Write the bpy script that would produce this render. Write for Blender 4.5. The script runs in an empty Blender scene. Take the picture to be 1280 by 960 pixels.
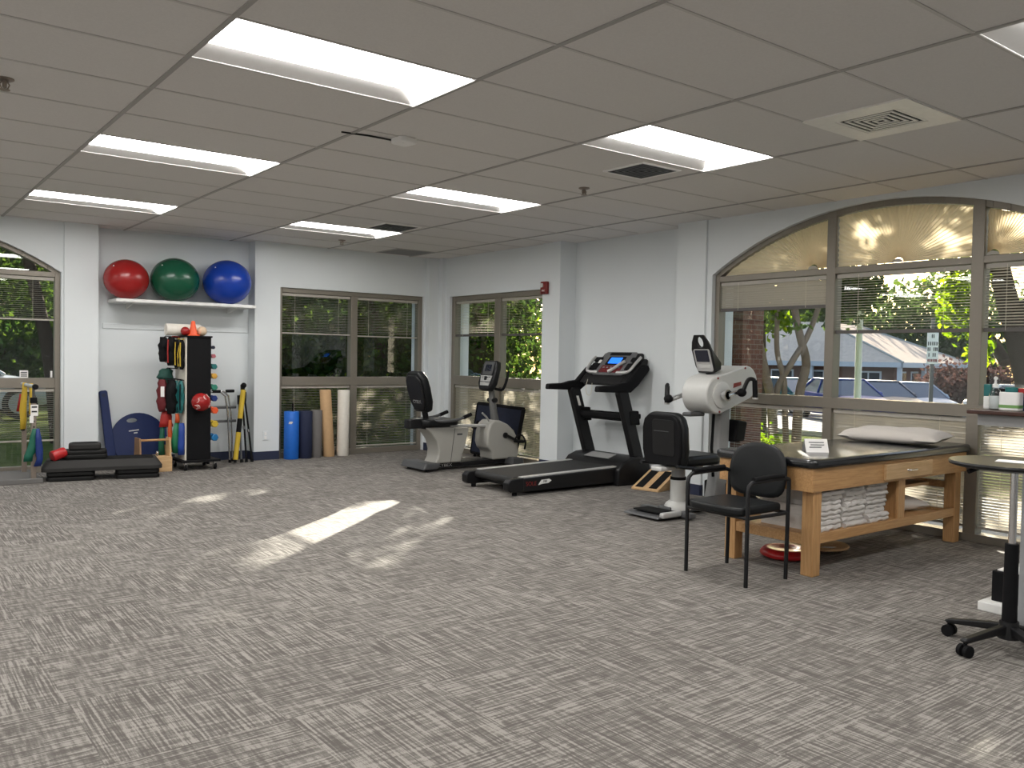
import bpy, bmesh, math, random
from math import sin, cos, pi, radians as R, sqrt, atan2
from mathutils import Vector, Matrix
random.seed(7)
sc = bpy.context.scene
C = sc.collection

# ------------------------------------------------------------------ camera, sky, sun, exposure
CEIL = 2.695
yaw, pitch, roll = 0.91368, -0.03057, 0.017694
fw = Vector((cos(yaw)*cos(pitch), sin(yaw)*cos(pitch), sin(pitch)))
rt = Vector((sin(yaw), -cos(yaw), 0)); up = rt.cross(fw)
r2 = rt*cos(roll)+up*sin(roll); u2 = -rt*sin(roll)+up*cos(roll)
cd = bpy.data.cameras.new('camera'); cam = bpy.data.objects.new('camera', cd); C.objects.link(cam)
cd.sensor_width = 36; cd.lens = 1071.27/1280*36; cd.clip_end = 300; cd.clip_start = .05
M = Matrix((r2, u2, -fw)).transposed().to_4x4(); M.translation = Vector((-1.245, -4.125, 1.32)); cam.matrix_world = M
sc.camera = cam
SUN = Vector((.731, .6213, .2823)).normalized()
wd = bpy.data.worlds.new('sky'); sc.world = wd; wd.use_nodes = True
nt = wd.node_tree; nt.nodes.clear()
sky = nt.nodes.new('ShaderNodeTexSky'); sky.sky_type = 'NISHITA'; sky.sun_disc = False
sky.sun_elevation = math.asin(SUN.z); sky.sun_rotation = atan2(SUN.x, SUN.y)
sky.air_density = 1.0; sky.dust_density = 4.0; sky.ozone_density = 1.0
bg = nt.nodes.new('ShaderNodeBackground'); bg.inputs['Strength'].default_value = .45
wo = nt.nodes.new('ShaderNodeOutputWorld'); nt.links.new(sky.outputs[0], bg.inputs[0]); nt.links.new(bg.outputs[0], wo.inputs[0])
sl = bpy.data.lights.new('sun', 'SUN'); sl.energy = 38; sl.angle = R(.45); sl.color = (1, .93, .80)
so = bpy.data.objects.new('sun', sl); C.objects.link(so); so.rotation_euler = SUN.to_track_quat('Z', 'Y').to_euler()
so.location = (20, 20, 20)
LAMP_W = 28.0
LAMP_EMIT = 20.5
vs = sc.view_settings
sc.display_settings.display_device = 'sRGB'
vs.view_transform = 'Standard'; vs.look = 'None'; vs.exposure = 0.0; vs.gamma = 1.0; vs.use_curve_mapping = False
sc.cycles.max_bounces = 10; sc.cycles.diffuse_bounces = 6; sc.cycles.transparent_max_bounces = 24
sc.cycles.caustics_reflective = False; sc.cycles.caustics_refractive = False
sc.cycles.use_denoising = True
sc.cycles.sample_clamp_indirect = 6

# ------------------------------------------------------------------ materials
def _new(name):
    m = bpy.data.materials.new(name); m.use_nodes = True
    n = m.node_tree.nodes; l = m.node_tree.links
    return m, n, l, n['Principled BSDF']
def mat(name, col, rough=.5, metal=0., var=.08, scale=30., bump=0., spec=.5, trans=0., coat=0.):
    """principled with a slight noise variation of tone"""
    m, n, l, b = _new(name)
    b.inputs['Roughness'].default_value = rough; b.inputs['Metallic'].default_value = metal
    b.inputs['Specular IOR Level'].default_value = spec
    if coat: b.inputs['Coat Weight'].default_value = coat
    tc = n.new('ShaderNodeTexCoord'); nz = n.new('ShaderNodeTexNoise'); nz.inputs['Scale'].default_value = scale
    nz.inputs['Detail'].default_value = 3
    l.new(tc.outputs['Object'], nz.inputs['Vector'])
    mx = n.new('ShaderNodeMix'); mx.data_type = 'RGBA'
    mx.inputs['A'].default_value = (*[c*(1-var) for c in col], 1); mx.inputs['B'].default_value = (*[min(1, c*(1+var)) for c in col], 1)
    l.new(nz.outputs['Fac'], mx.inputs['Factor']); l.new(mx.outputs['Result'], b.inputs['Base Color'])
    if bump:
        bp = n.new('ShaderNodeBump'); bp.inputs['Strength'].default_value = bump; bp.inputs['Distance'].default_value = .003
        l.new(nz.outputs['Fac'], bp.inputs['Height']); l.new(bp.outputs['Normal'], b.inputs['Normal'])
    if trans:
        tr = n.new('ShaderNodeBsdfTranslucent'); l.new(mx.outputs['Result'], tr.inputs['Color'])
        ms = n.new('ShaderNodeMixShader'); ms.inputs[0].default_value = trans
        l.new(b.outputs[0], ms.inputs[1]); l.new(tr.outputs[0], ms.inputs[2]); l.new(ms.outputs[0], n['Material Output'].inputs[0])
    return m
def emis(name, col, s):
    m, n, l, b = _new(name)
    b.inputs['Base Color'].default_value = (*col, 1); b.inputs['Emission Color'].default_value = (*col, 1); b.inputs['Emission Strength'].default_value = s
    return m
def glass_mat(name, tint=(.93, .95, .94), refl=1.0):
    m, n, l, b = _new(name); n.remove(b)
    t = n.new('ShaderNodeBsdfTransparent'); t.inputs[0].default_value = (*tint, 1)
    g = n.new('ShaderNodeBsdfGlossy'); g.inputs['Roughness'].default_value = .0; g.inputs['Color'].default_value = (refl, refl, refl, 1)
    # Schlick reflectance from the angle between the ray and the pane, the same from both faces
    ge = n.new('ShaderNodeNewGeometry'); dt = n.new('ShaderNodeVectorMath'); dt.operation = 'DOT_PRODUCT'
    l.new(ge.outputs['Incoming'], dt.inputs[0]); l.new(ge.outputs['Normal'], dt.inputs[1])
    def mth(op, a, b_):
        x = n.new('ShaderNodeMath'); x.operation = op
        for k, q in enumerate((a, b_)):
            if q is None: continue
            if isinstance(q, (int, float)): x.inputs[k].default_value = q
            else: l.new(q, x.inputs[k])
        return x.outputs[0]
    f = mth('ADD', mth('MULTIPLY', mth('POWER', mth('SUBTRACT', 1.0, mth('ABSOLUTE', dt.outputs['Value'], None)), 5.0), .96), .038)
    ms = n.new('ShaderNodeMixShader'); l.new(f, ms.inputs[0]); l.new(t.outputs[0], ms.inputs[1]); l.new(g.outputs[0], ms.inputs[2])
    l.new(ms.outputs[0], n['Material Output'].inputs[0]); return m
def wood_mat(name, a, b_, rough=.45, axis='X', sc_=6):
    m, n, l, b = _new(name); b.inputs['Roughness'].default_value = rough
    tc = n.new('ShaderNodeTexCoord'); mp = n.new('ShaderNodeMapping')
    s = {'X': (1, 14, 14), 'Y': (14, 1, 14), 'Z': (14, 14, 1)}[axis]; mp.inputs['Scale'].default_value = s
    nz = n.new('ShaderNodeTexNoise'); nz.inputs['Scale'].default_value = sc_; nz.inputs['Detail'].default_value = 6; nz.inputs['Distortion'].default_value = .6
    cr = n.new('ShaderNodeValToRGB'); cr.color_ramp.elements[0].position = .3; cr.color_ramp.elements[1].position = .7
    cr.color_ramp.elements[0].color = (*a, 1); cr.color_ramp.elements[1].color = (*b_, 1)
    l.new(tc.outputs['Object'], mp.inputs[0]); l.new(mp.outputs[0], nz.inputs['Vector']); l.new(nz.outputs['Fac'], cr.inputs[0]); l.new(cr.outputs[0], b.inputs['Base Color'])
    return m
def carpet_mat():
    m, n, l, b = _new('carpet'); b.inputs['Roughness'].default_value = .95; b.inputs['Specular IOR Level'].default_value = .15
    def math_(op, a, c=None, v=None):
        x = n.new('ShaderNodeMath'); x.operation = op
        l.new(a, x.inputs[0]) if not isinstance(a, (int, float)) else setattr(x.inputs[0], 'default_value', a)
        if c is not None:
            l.new(c, x.inputs[1]) if not isinstance(c, (int, float)) else setattr(x.inputs[1], 'default_value', c)
        return x.outputs[0]
    tc = n.new('ShaderNodeTexCoord'); sp = n.new('ShaderNodeSeparateXYZ'); l.new(tc.outputs['Object'], sp.inputs[0])
    T = .61
    u = math_('DIVIDE', sp.outputs[0], T); v = math_('DIVIDE', sp.outputs[1], T)
    fu = math_('FLOOR', u); fv = math_('FLOOR', v)
    par = math_('MODULO', math_('ABSOLUTE', math_('ADD', fu, fv)), 2.0)
    tl = n.new('ShaderNodeTexWhiteNoise'); tl.noise_dimensions = '2D'
    cb = n.new('ShaderNodeCombineXYZ'); l.new(fu, cb.inputs[0]); l.new(fv, cb.inputs[1]); l.new(cb.outputs[0], tl.inputs['Vector'])
    def streak(sx, sy, off):
        mp = n.new('ShaderNodeMapping'); mp.inputs['Scale'].default_value = (sx, sy, 1); mp.inputs['Location'].default_value = (off, off*1.7, 0)
        l.new(tc.outputs['Object'], mp.inputs[0])
        nz = n.new('ShaderNodeTexNoise'); nz.inputs['Scale'].default_value = 1; nz.inputs['Detail'].default_value = 2.5; nz.inputs['Roughness'].default_value = .55
        l.new(mp.outputs[0], nz.inputs['Vector']); return nz.outputs['Fac']
    def mixf(f, a, c):
        x = n.new('ShaderNodeMix'); x.data_type = 'FLOAT'; l.new(f, x.inputs['Factor']); l.new(a, x.inputs['A']); l.new(c, x.inputs['B']); return x.outputs['Result']
    main = mixf(par, streak(4.0, 105, 0), streak(105, 4.0, 5))
    cross = mixf(par, streak(58, 7, 11), streak(7, 58, 17))
    s = math_('ADD', math_('MULTIPLY', main, 1.0), math_('MULTIPLY', cross, .55))
    fine = streak(220, 220, 3)
    s = math_('ADD', s, math_('MULTIPLY', fine, .25))
    s = math_('ADD', s, math_('MULTIPLY', tl.outputs['Value'], .045))
    cr = n.new('ShaderNodeValToRGB'); l.new(s, cr.inputs[0])
    cr.color_ramp.elements[0].position = .80; cr.color_ramp.elements[0].color = (.110, .100, .091, 1)
    e = cr.color_ramp.elements.new(.90); e.color = (.155, .143, .131, 1)
    e = cr.color_ramp.elements.new(.99); e.color = (.215, .200, .183, 1)
    cr.color_ramp.elements[-1].position = 1.0; cr.color_ramp.elements[-1].color = (.29, .272, .248, 1)
    mxn = n.new('ShaderNodeMapRange'); l.new(s, mxn.inputs[0])
    l.new(cr.outputs[0], b.inputs['Base Color'])
    bp = n.new('ShaderNodeBump'); bp.inputs['Strength'].default_value = .5; bp.inputs['Distance'].default_value = .004
    l.new(s, bp.inputs['Height']); l.new(bp.outputs['Normal'], b.inputs['Normal'])
    return m
def leaf_mat(name, a, b_, trans=.55):
    m, n, l, b = _new(name); n.remove(b)
    oi = n.new('ShaderNodeNewGeometry'); cr = n.new('ShaderNodeValToRGB')
    cr.color_ramp.elements[0].color = (*a, 1); cr.color_ramp.elements[1].color = (*b_, 1)
    l.new(oi.outputs['Random Per Island'], cr.inputs[0])
    d = n.new('ShaderNodeBsdfDiffuse'); t = n.new('ShaderNodeBsdfTranslucent')
    l.new(cr.outputs[0], d.inputs[0])
    hs = n.new('ShaderNodeHueSaturation'); hs.inputs['Hue'].default_value = .475; hs.inputs['Saturation'].default_value = 1.1; hs.inputs['Value'].default_value = 1.5
    l.new(cr.outputs[0], hs.inputs['Color']); l.new(hs.outputs[0], t.inputs[0])
    ms = n.new('ShaderNodeMixShader'); ms.inputs[0].default_value = trans; l.new(d.outputs[0], ms.inputs[1]); l.new(t.outputs[0], ms.inputs[2])
    l.new(ms.outputs[0], n['Material Output'].inputs[0]); return m
def brick_mat(name, a, b_, mortar, scale=5):
    m, n, l, b = _new(name); b.inputs['Roughness'].default_value = .9
    tc = n.new('ShaderNodeTexCoord'); sp = n.new('ShaderNodeSeparateXYZ'); cb = n.new('ShaderNodeCombineXYZ'); ad = n.new('ShaderNodeMath')
    l.new(tc.outputs['Object'], sp.inputs[0]); l.new(sp.outputs[0], ad.inputs[0]); l.new(sp.outputs[1], ad.inputs[1]); l.new(ad.outputs[0], cb.inputs[0]); l.new(sp.outputs[2], cb.inputs[1])
    br = n.new('ShaderNodeTexBrick'); br.inputs['Scale'].default_value = scale; br.inputs['Color1'].default_value = (*a, 1); br.inputs['Color2'].default_value = (*b_, 1); br.inputs['Mortar'].default_value = (*mortar, 1)
    l.new(cb.outputs[0], br.inputs['Vector']); l.new(br.outputs['Color'], b.inputs['Base Color']); return m

m_wall = mat('wall_paint', (.735, .77, .785), .75, var=.015, scale=4, bump=.03)
m_ceil = mat('ceiling_tile', (.74, .72, .70), .95, var=.06, scale=90, bump=.25, spec=.2)
m_grid = mat('ceiling_grid', (.40, .385, .37), .6, var=.03)
m_carpet = carpet_mat()
m_base = mat('navy_base', (.018, .025, .06), .55)
m_frame = mat('bronze_frame', (.235, .21, .175), .45, metal=.35, var=.05)
m_glass = glass_mat('pane_glass', (.965, .975, .97))
m_blind = mat('blind_slat', (.52, .48, .41), .45, var=.05, trans=.20)
m_rail = mat('blind_rail', (.42, .39, .34), .5)
m_darkrail = mat('dark_rail', (.10, .09, .085), .5)
m_cord = mat('blind_cord', (.7, .66, .55), .7, trans=.2)
m_shade = mat('arch_shade', (.76, .65, .46), .8, var=.05, trans=.34)
m_black = mat('black_plastic', (.008, .008, .009), .40, var=.2, spec=.35)
m_mblack = mat('matte_black', (.005, .005, .006), .7, var=.2, spec=.18)
m_vinyl = mat('black_vinyl', (.007, .008, .009), .42, var=.15, scale=60, bump=.05, spec=.28)
m_topvinyl = mat('table_vinyl', (.008, .009, .011), .22, var=.15, scale=60, bump=.02, spec=.75)
m_rubber = mat('black_rubber', (.012, .012, .012), .85, var=.2, scale=120, bump=.2, spec=.1)
m_steel = mat('chrome', (.75, .75, .76), .18, metal=1.)
m_sil = mat('silver_paint', (.55, .55, .54), .38, metal=.4)
m_lgrey = mat('light_grey_plastic', (.55, .55, .53), .42, var=.03)
m_bike = mat('bike_grey_shell', (.40, .39, .355), .40, var=.03)
m_grey = mat('grey_plastic', (.28, .28, .28), .5)
m_dgrey = mat('dark_grey_plastic', (.075, .077, .08), .45)
m_white = mat('white_paint', (.80, .80, .78), .45, var=.02)
m_paper = mat('paper', (.82, .80, .78), .8, var=.02)
m_ink = mat('ink', (.03, .03, .03), .7)
m_navyfab = mat('navy_fabric', (.010, .014, .034), .7, var=.3, bump=.2)
m_wood = wood_mat('maple', (.42, .22, .085), (.58, .34, .15), .42, 'X')
m_woodz = wood_mat('maple_leg', (.42, .22, .085), (.58, .34, .15), .42, 'Z')
m_wood2 = wood_mat('ply', (.52, .33, .16), (.64, .43, .23), .55, 'X')
m_dwood = wood_mat('dark_counter', (.035, .012, .008), (.06, .022, .014), .3, 'Y')
m_red = mat('red_plastic', (.42, .016, .018), .28)
m_redball = mat('red_vinyl', (.30, .012, .012), .27, var=.05)
m_grnball = mat('green_vinyl', (.006, .085, .042), .27, var=.05)
m_bluball = mat('blue_vinyl', (.006, .045, .36), .26, var=.05)
m_orange = mat('orange_plastic', (.80, .10, .025), .4)
m_cream = mat('cream_vinyl', (.68, .52, .36), .5)
m_blue = mat('blue_foam', (.008, .13, .56), .55, var=.1, bump=.2)
m_navy = mat('navy_foam', (.010, .016, .050), .75, var=.2, scale=80, bump=.3)
m_gfoam = mat('grey_foam', (.16, .15, .145), .8, bump=.3)
m_tan = mat('cardboard_tan', (.56, .36, .19), .8)
m_wfoam = mat('white_foam', (.74, .70, .63), .85, bump=.2)
m_royal = mat('royal_blue_board', (.009, .020, .085), .5, spec=.3)
m_yellow = mat('yellow_foam', (.62, .43, .035), .6)
m_bandY = mat('yellow_band', (.72, .50, .05), .5, trans=.2)
m_bandG = mat('green_band', (.008, .12, .075), .5, trans=.15)
m_bandB = mat('blue_band', (.012, .035, .19), .5, trans=.15)
m_bandR = mat('red_band', (.40, .022, .018), .5, trans=.15)
m_bandO = mat('orange_band', (.62, .10, .025), .5, trans=.15)
m_teal = mat('teal_vinyl', (.010, .13, .13), .5)
m_maroon = mat('maroon_fabric', (.12, .008, .012), .7)
m_peg = mat('pegboard', (.66, .62, .54), .7)
m_towel = mat('towel', (.66, .63, .60), .95, var=.06, scale=150, bump=.6)
m_pillow = mat('pillow_linen', (.58, .54, .50), .9, var=.05, scale=8, bump=.1)
m_step = mat('step_grey', (.030, .029, .028), .65, scale=120, bump=.15, spec=.2)
m_stepd = mat('step_black', (.007, .007, .007), .6, scale=120, bump=.15, spec=.3)
m_belt = mat('tread_belt', (.016, .016, .016), .7, scale=200, bump=.2)
m_lcd = emis('lcd_blue', (.02, .20, 1.0), 1.0)
m_lcdoff = mat('lcd_dark', (.02, .022, .035), .15)
m_alarm = mat('alarm_red', (.20, .012, .010), .4)
m_vent = mat('vent_white', (.90, .88, .85), .35)
m_ventd = mat('vent_shade', (.02, .02, .02), .8)
m_platform = mat('platform_grey', (.14, .135, .13), .8, scale=100, bump=.2)
m_bar = mat('bar_metal', (.30, .25, .21), .4, metal=.6)
m_brick = brick_mat('brick', (.17, .062, .038), (.12, .045, .03), (.20, .15, .12), 5)
m_stucco = mat('stucco', (.42, .36, .28), .9, scale=60, bump=.2)
m_bark = mat('bark', (.045, .031, .022), .95, var=.35, scale=14, bump=.5, spec=.05)
m_barkl = mat('crepe_bark', (.17, .115, .078), .8, var=.35, scale=10, bump=.3)
m_leafb = leaf_mat('leaf_bright', (.045, .11, .010), (.12, .20, .020), .6)
m_leafd = leaf_mat('leaf_dark', (.014, .040, .010), (.045, .085, .016), .4)
m_leaff = leaf_mat('leaf_far', (.035, .065, .022), (.07, .11, .04), .4)
m_leafr = leaf_mat('leaf_red', (.045, .028, .022), (.085, .055, .042), .2)
m_asphalt = mat('asphalt', (.13, .13, .135), .95, var=.12, scale=3, spec=.02)
m_grass = mat('lawn', (.085, .105, .038), .95, var=.5, scale=6, bump=.5, spec=.0)
m_mulch = mat('mulch', (.09, .055, .035), .95, var=.4, scale=20)
m_conc = mat('concrete_kerb', (.42, .41, .38), .95, spec=.05)
m_roof = mat('shingle', (.62, .51, .42), .95, var=.2, scale=5, spec=.0)
m_trimw = mat('white_trim', (.62, .63, .66), .6)
m_pane = mat('dark_pane', (.03, .035, .045), .08)
m_carblue = mat('car_blue', (.020, .050, .24), .45, spec=.2)
m_cargrey = mat('car_grey', (.06, .065, .09), .45, spec=.2)
m_carsil = mat('car_silver', (.34, .39, .48), .45, spec=.2)
m_carwht = mat('car_white', (.72, .73, .75), .25, coat=1.)
m_carglass = mat('car_glass', (.055, .075, .11), .10, metal=.25)  # bluish base colour stands in for reflected sky
m_tyre = mat('tyre', (.015, .015, .015), .85)
m_lampred = mat('tail_lamp', (.35, .01, .01), .2)
m_pole = mat('pole_white', (.78, .78, .80), .5)
m_lens = emis('lamp_lens', (1, .98, .95), LAMP_EMIT)
m_refl = mat('lamp_reflector', (.88, .87, .86), .6, var=.02)
m_clear = glass_mat('clear_plastic', (.90, .92, .92))

# ------------------------------------------------------------------ helpers
def obj(name, bm, mt, parent=None, smooth=40, bevel=0., seg=2, loc=None, rot=None):
    bm.normal_update()
    me = bpy.data.meshes.new(name); bm.to_mesh(me); bm.free()
    for x in (mt if isinstance(mt, (list, tuple)) else [mt]): me.materials.append(x)
    if smooth:
        me.shade_smooth(); me.set_sharp_from_angle(angle=R(smooth))
    o = bpy.data.objects.new(name, me); C.objects.link(o)
    if parent is not None: o.parent = parent
    if loc is not None: o.location = loc
    if rot is not None: o.rotation_euler = rot
    if bevel:
        bv = o.modifiers.new('bevel', 'BEVEL'); bv.width = bevel; bv.segments = seg; bv.limit_method = 'ANGLE'; bv.angle_limit = R(35)
    return o
def tag(o, label, cat, group=None):
    o['label'] = label; o['category'] = cat
    if group: o['group'] = group
    return o
def thing(name, label, cat, loc=(0, 0, 0), rotz=0, group=None):
    o = bpy.data.objects.new(name, None); C.objects.link(o); o.empty_display_size = .1
    o.location = loc; o.rotation_euler = (0, 0, rotz)
    return tag(o, label, cat, group)
def struct(name, bm, m, parent=None, **k):
    o = obj(name, bm, m, parent, **k)
    if parent is None: o['kind'] = 'structure'
    return o
def sroot(name):
    o = bpy.data.objects.new(name, None); C.objects.link(o); o['kind'] = 'structure'; return o
def dup(root, loc, rotz=None, label=None):
    r = root.copy(); C.objects.link(r); r.location = loc
    if rotz is not None: r.rotation_euler = (0, 0, rotz)
    if label: r['label'] = label
    def kids(src, dst):
        for ch in list(src.children):
            c = ch.copy(); C.objects.link(c); c.parent = dst; kids(ch, c)
    kids(root, r); return r
def B(): return bmesh.new()
def box(bm, x0, x1, y0, y1, z0, z1, mi=0, M=None):
    vs_ = [bm.verts.new(Vector(p) if M is None else M @ Vector(p)) for p in
          ((x0, y0, z0), (x1, y0, z0), (x1, y1, z0), (x0, y1, z0), (x0, y0, z1), (x1, y0, z1), (x1, y1, z1), (x0, y1, z1))]
    for f in ((3, 2, 1, 0), (4, 5, 6, 7), (0, 1, 5, 4), (1, 2, 6, 5), (2, 3, 7, 6), (3, 0, 4, 7)):
        fc = bm.faces.new([vs_[i] for i in f]); fc.material_index = mi
    return bm
def frame_of(d):
    d = d.normalized(); a = Vector((0, 0, 1)) if abs(d.z) < .95 else Vector((1, 0, 0))
    x = d.cross(a).normalized(); return x, x.cross(d).normalized()
def cyl(bm, p0, p1, r0, r1=None, n=16, mi=0, caps=True):
    p0, p1 = Vector(p0), Vector(p1); r1 = r0 if r1 is None else r1
    x, y = frame_of(p1-p0)
    a = [bm.verts.new(p0+(x*cos(2*pi*i/n)+y*sin(2*pi*i/n))*r0) for i in range(n)]
    b = [bm.verts.new(p1+(x*cos(2*pi*i/n)+y*sin(2*pi*i/n))*r1) for i in range(n)]
    for i in range(n):
        f = bm.faces.new((a[i], b[i], b[(i+1) % n], a[(i+1) % n])); f.material_index = mi
    if caps:
        f = bm.faces.new(a); f.material_index = mi; f = bm.faces.new(b[::-1]); f.material_index = mi
    return bm
def tube(bm, pts, r, n=10, mi=0, smooth_sub=0):
    P = [Vector(p) for p in pts]
    rr = r if isinstance(r, (list, tuple)) else [r]*len(P)
    if smooth_sub:
        Q, q = [], []
        for i in range(len(P)-1):
            p0 = P[max(0, i-1)]; p1 = P[i]; p2 = P[i+1]; p3 = P[min(len(P)-1, i+2)]
            for k in range(smooth_sub):
                t = k/smooth_sub
                Q.append(.5*((2*p1)+(p2-p0)*t+(2*p0-5*p1+4*p2-p3)*t*t+(3*p1-p0-3*p2+p3)*t**3)); q.append(rr[i]*(1-t)+rr[i+1]*t)
        Q.append(P[-1]); q.append(rr[-1]); P, rr = Q, q
    rings = []; x = None
    for i, p in enumerate(P):
        d = (P[min(i+1, len(P)-1)]-P[max(i-1, 0)]).normalized()
        if x is None: x, y = frame_of(d)
        else:
            x = (x-d*x.dot(d)).normalized()
        y = d.cross(x)
        rings.append([bm.verts.new(p+(x*cos(2*pi*k/n)+y*sin(2*pi*k/n))*rr[i]) for k in range(n)])
    for a, b in zip(rings, rings[1:]):
        for k in range(n):
            f = bm.faces.new((a[k], a[(k+1) % n], b[(k+1) % n], b[k])); f.material_index = mi
    f = bm.faces.new(rings[0][::-1]); f.material_index = mi
    f = bm.faces.new(rings[-1]); f.material_index = mi
    return bm
def prism(bm, poly, a, b, axis='Y', mi=0, M=None):
    """poly in the two other axes (x,z for Y; y,z for X; x,y for Z), extruded a..b"""
    def pt(u, v, t):
        p = Vector({'Y': (u, t, v), 'X': (t, u, v), 'Z': (u, v, t)}[axis]); return p if M is None else M @ p
    A = [bm.verts.new(pt(u, v, a)) for u, v in poly]; Bv = [bm.verts.new(pt(u, v, b)) for u, v in poly]
    n = len(poly); fs = []
    for i in range(n): fs.append(bm.faces.new((A[i], A[(i+1) % n], Bv[(i+1) % n], Bv[i])))
    fs.append(bm.faces.new(A[::-1])); fs.append(bm.faces.new(Bv))
    for f in fs: f.material_index = mi
    bmesh.ops.recalc_face_normals(bm, faces=fs)
    return bm
def lathe(bm, prof, c=(0, 0, 0), n=24, mi=0, M=None):
    rings = []
    for r, z in prof:
        ring = []
        for k in range(n):
            p = Vector((c[0]+r*cos(2*pi*k/n), c[1]+r*sin(2*pi*k/n), c[2]+z)); ring.append(bm.verts.new(p if M is None else M @ p))
        rings.append(ring)
    for a, b in zip(rings, rings[1:]):
        for k in range(n):
            f = bm.faces.new((a[k], a[(k+1) % n], b[(k+1) % n], b[k])); f.material_index = mi
    if prof[0][0] > 1e-6: f = bm.faces.new(rings[0][::-1]); f.material_index = mi
    if prof[-1][0] > 1e-6: f = bm.faces.new(rings[-1]); f.material_index = mi
    bmesh.ops.remove_doubles(bm, verts=[v for r in rings for v in r], dist=1e-6)
    return bm
def ball(bm, c, r, sx=1, sy=1, sz=1, n=24, mi=0, M=None):
    mm = Matrix.Translation(c) @ Matrix.Diagonal((sx, sy, sz, 1))
    if M is not None: mm = M @ mm
    res = bmesh.ops.create_uvsphere(bm, u_segments=n, v_segments=max(8, n//2), radius=r, matrix=mm)
    if mi:
        for v in res['verts']:
            for f in v.link_faces: f.material_index = mi
    return bm
def rrect(w, h, r, n=5, cx=0, cy=0):
    P = []
    for sx, sy, a0 in ((1, 1, 0), (-1, 1, 90), (-1, -1, 180), (1, -1, 270)):
        for k in range(n+1):
            a = R(a0+90*k/n); P.append((cx+sx*(w/2-r)+r*cos(a), cy+sy*(h/2-r)+r*sin(a)))
    return P
def rot(ax, deg, at=(0, 0, 0)):
    return Matrix.Translation(at) @ Matrix.Rotation(R(deg), 4, ax)
def text(name, body, size, mt, parent, M, extrude=.0008, align='CENTER', sx=1.0):
    cu = bpy.data.curves.new(name, 'FONT'); cu.body = body; cu.size = size; cu.extrude = extrude; cu.align_x = align; cu.align_y = 'CENTER'
    t = bpy.data.objects.new('tmp', cu); C.objects.link(t)
    dg = bpy.context.evaluated_depsgraph_get(); me = bpy.data.meshes.new_from_object(t.evaluated_get(dg))
    C.objects.unlink(t); bpy.data.objects.remove(t); bpy.data.curves.remove(cu)
    me.transform(M @ Matrix.Diagonal((sx, 1, 1, 1))); me.name = name
    me.materials.clear(); me.materials.append(mt)
    o = bpy.data.objects.new(name, me); C.objects.link(o); o.parent = parent; return o
def basis(xa, ya, at):
    """matrix whose local x,y run along the world vectors xa, ya"""
    x = Vector(xa).normalized(); y = Vector(ya).normalized(); z = x.cross(y).normalized(); y = z.cross(x)
    m = Matrix((x, y, z)).transposed().to_4x4(); m.translation = Vector(at); return m
FT = 1.2192; HF = .6096

# ================================================================== ROOM SHELL
XW, YW = 5.37, 6.18
bm = B(); box(bm, -6, 5.52, -9, 6.40, -.12, 0); struct('floor', bm, m_carpet, smooth=0)
fixtures = [(i, j) for i in (-4, -2, 0, 2) for j in (-9, -5, -1, 3, 7)]
seen_fix = [(0, -1), (0, 3), (0, 7), (2, -1), (2, 3), (2, 7), (2, -5)]
# ceiling: lay-in tiles, open where a seen fixture is recessed
bm = B()
for i in range(-5, 6):
    for j in range(-16, 12):
        if (i, j) in seen_fix: continue
        x0, x1 = max(-6, i*FT), min(5.75, (i+1)*FT); y0, y1 = max(-9, j*HF), min(6.6, (j+1)*HF)
        if x0 >= x1 or y0 >= y1: continue
        vs_ = [bm.verts.new(p) for p in ((x0, y0, CEIL), (x0, y1, CEIL), (x1, y1, CEIL), (x1, y0, CEIL))]; bm.faces.new(vs_)
        box(bm, x0, x1, y0, y1, CEIL+.14, CEIL+.2)
ceil = struct('ceiling', bm, m_ceil, smooth=0)
for (i, j) in seen_fix: pass
bm = B()
for i in range(-4, 5):
    box(bm, i*FT-.012, i*FT+.012, -9, 6.35, CEIL-.006, CEIL+.002)
struct('ceiling_grid', bm, m_grid, ceil, smooth=0)
bm = B()
for j in range(-14, 11):
    box(bm, -6, 5.5, j*HF-.008, j*HF+.008, CEIL-.004, CEIL+.002)
struct('cross_tees', bm, mat('ceiling_tee', (.60, .58, .56), .7, var=.03), ceil, smooth=0)

def arch_z(t, half=1.7, rise=.5, z0=2.155):
    Rr = (half*half+rise*rise)/(2*rise); return z0+sqrt(max(0, Rr*Rr-t*t))-(Rr-rise)
def arch_wall(bm, c, half, lo, hi, a, b, axis, inset=0):
    """wall above an arched opening, from lo to hi along the wall"""
    N = 28
    pts = [c-half+2*half*k/N for k in range(N+1)]
    poly = [(lo, CEIL+.02), (lo, 2.155)] + [(c-half, 2.155)] + [(t, arch_z(t-c, half)) for t in pts[1:-1]] + [(c+half, 2.155), (hi, 2.155), (hi, CEIL+.02)]
    # strips, so that no concave cap has to be triangulated
    xs = sorted(set([lo, hi]+pts))
    for u, v in zip(xs, xs[1:]):
        zu = 2.155 if u <= c-half+1e-6 or u >= c+half-1e-6 else arch_z(u-c, half)
        zv = 2.155 if v <= c-half+1e-6 or v >= c+half-1e-6 else arch_z(v-c, half)
        prism(bm, [(u, zu), (v, zv), (v, CEIL+.02), (u, CEIL+.02)], a, b, axis)
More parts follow.
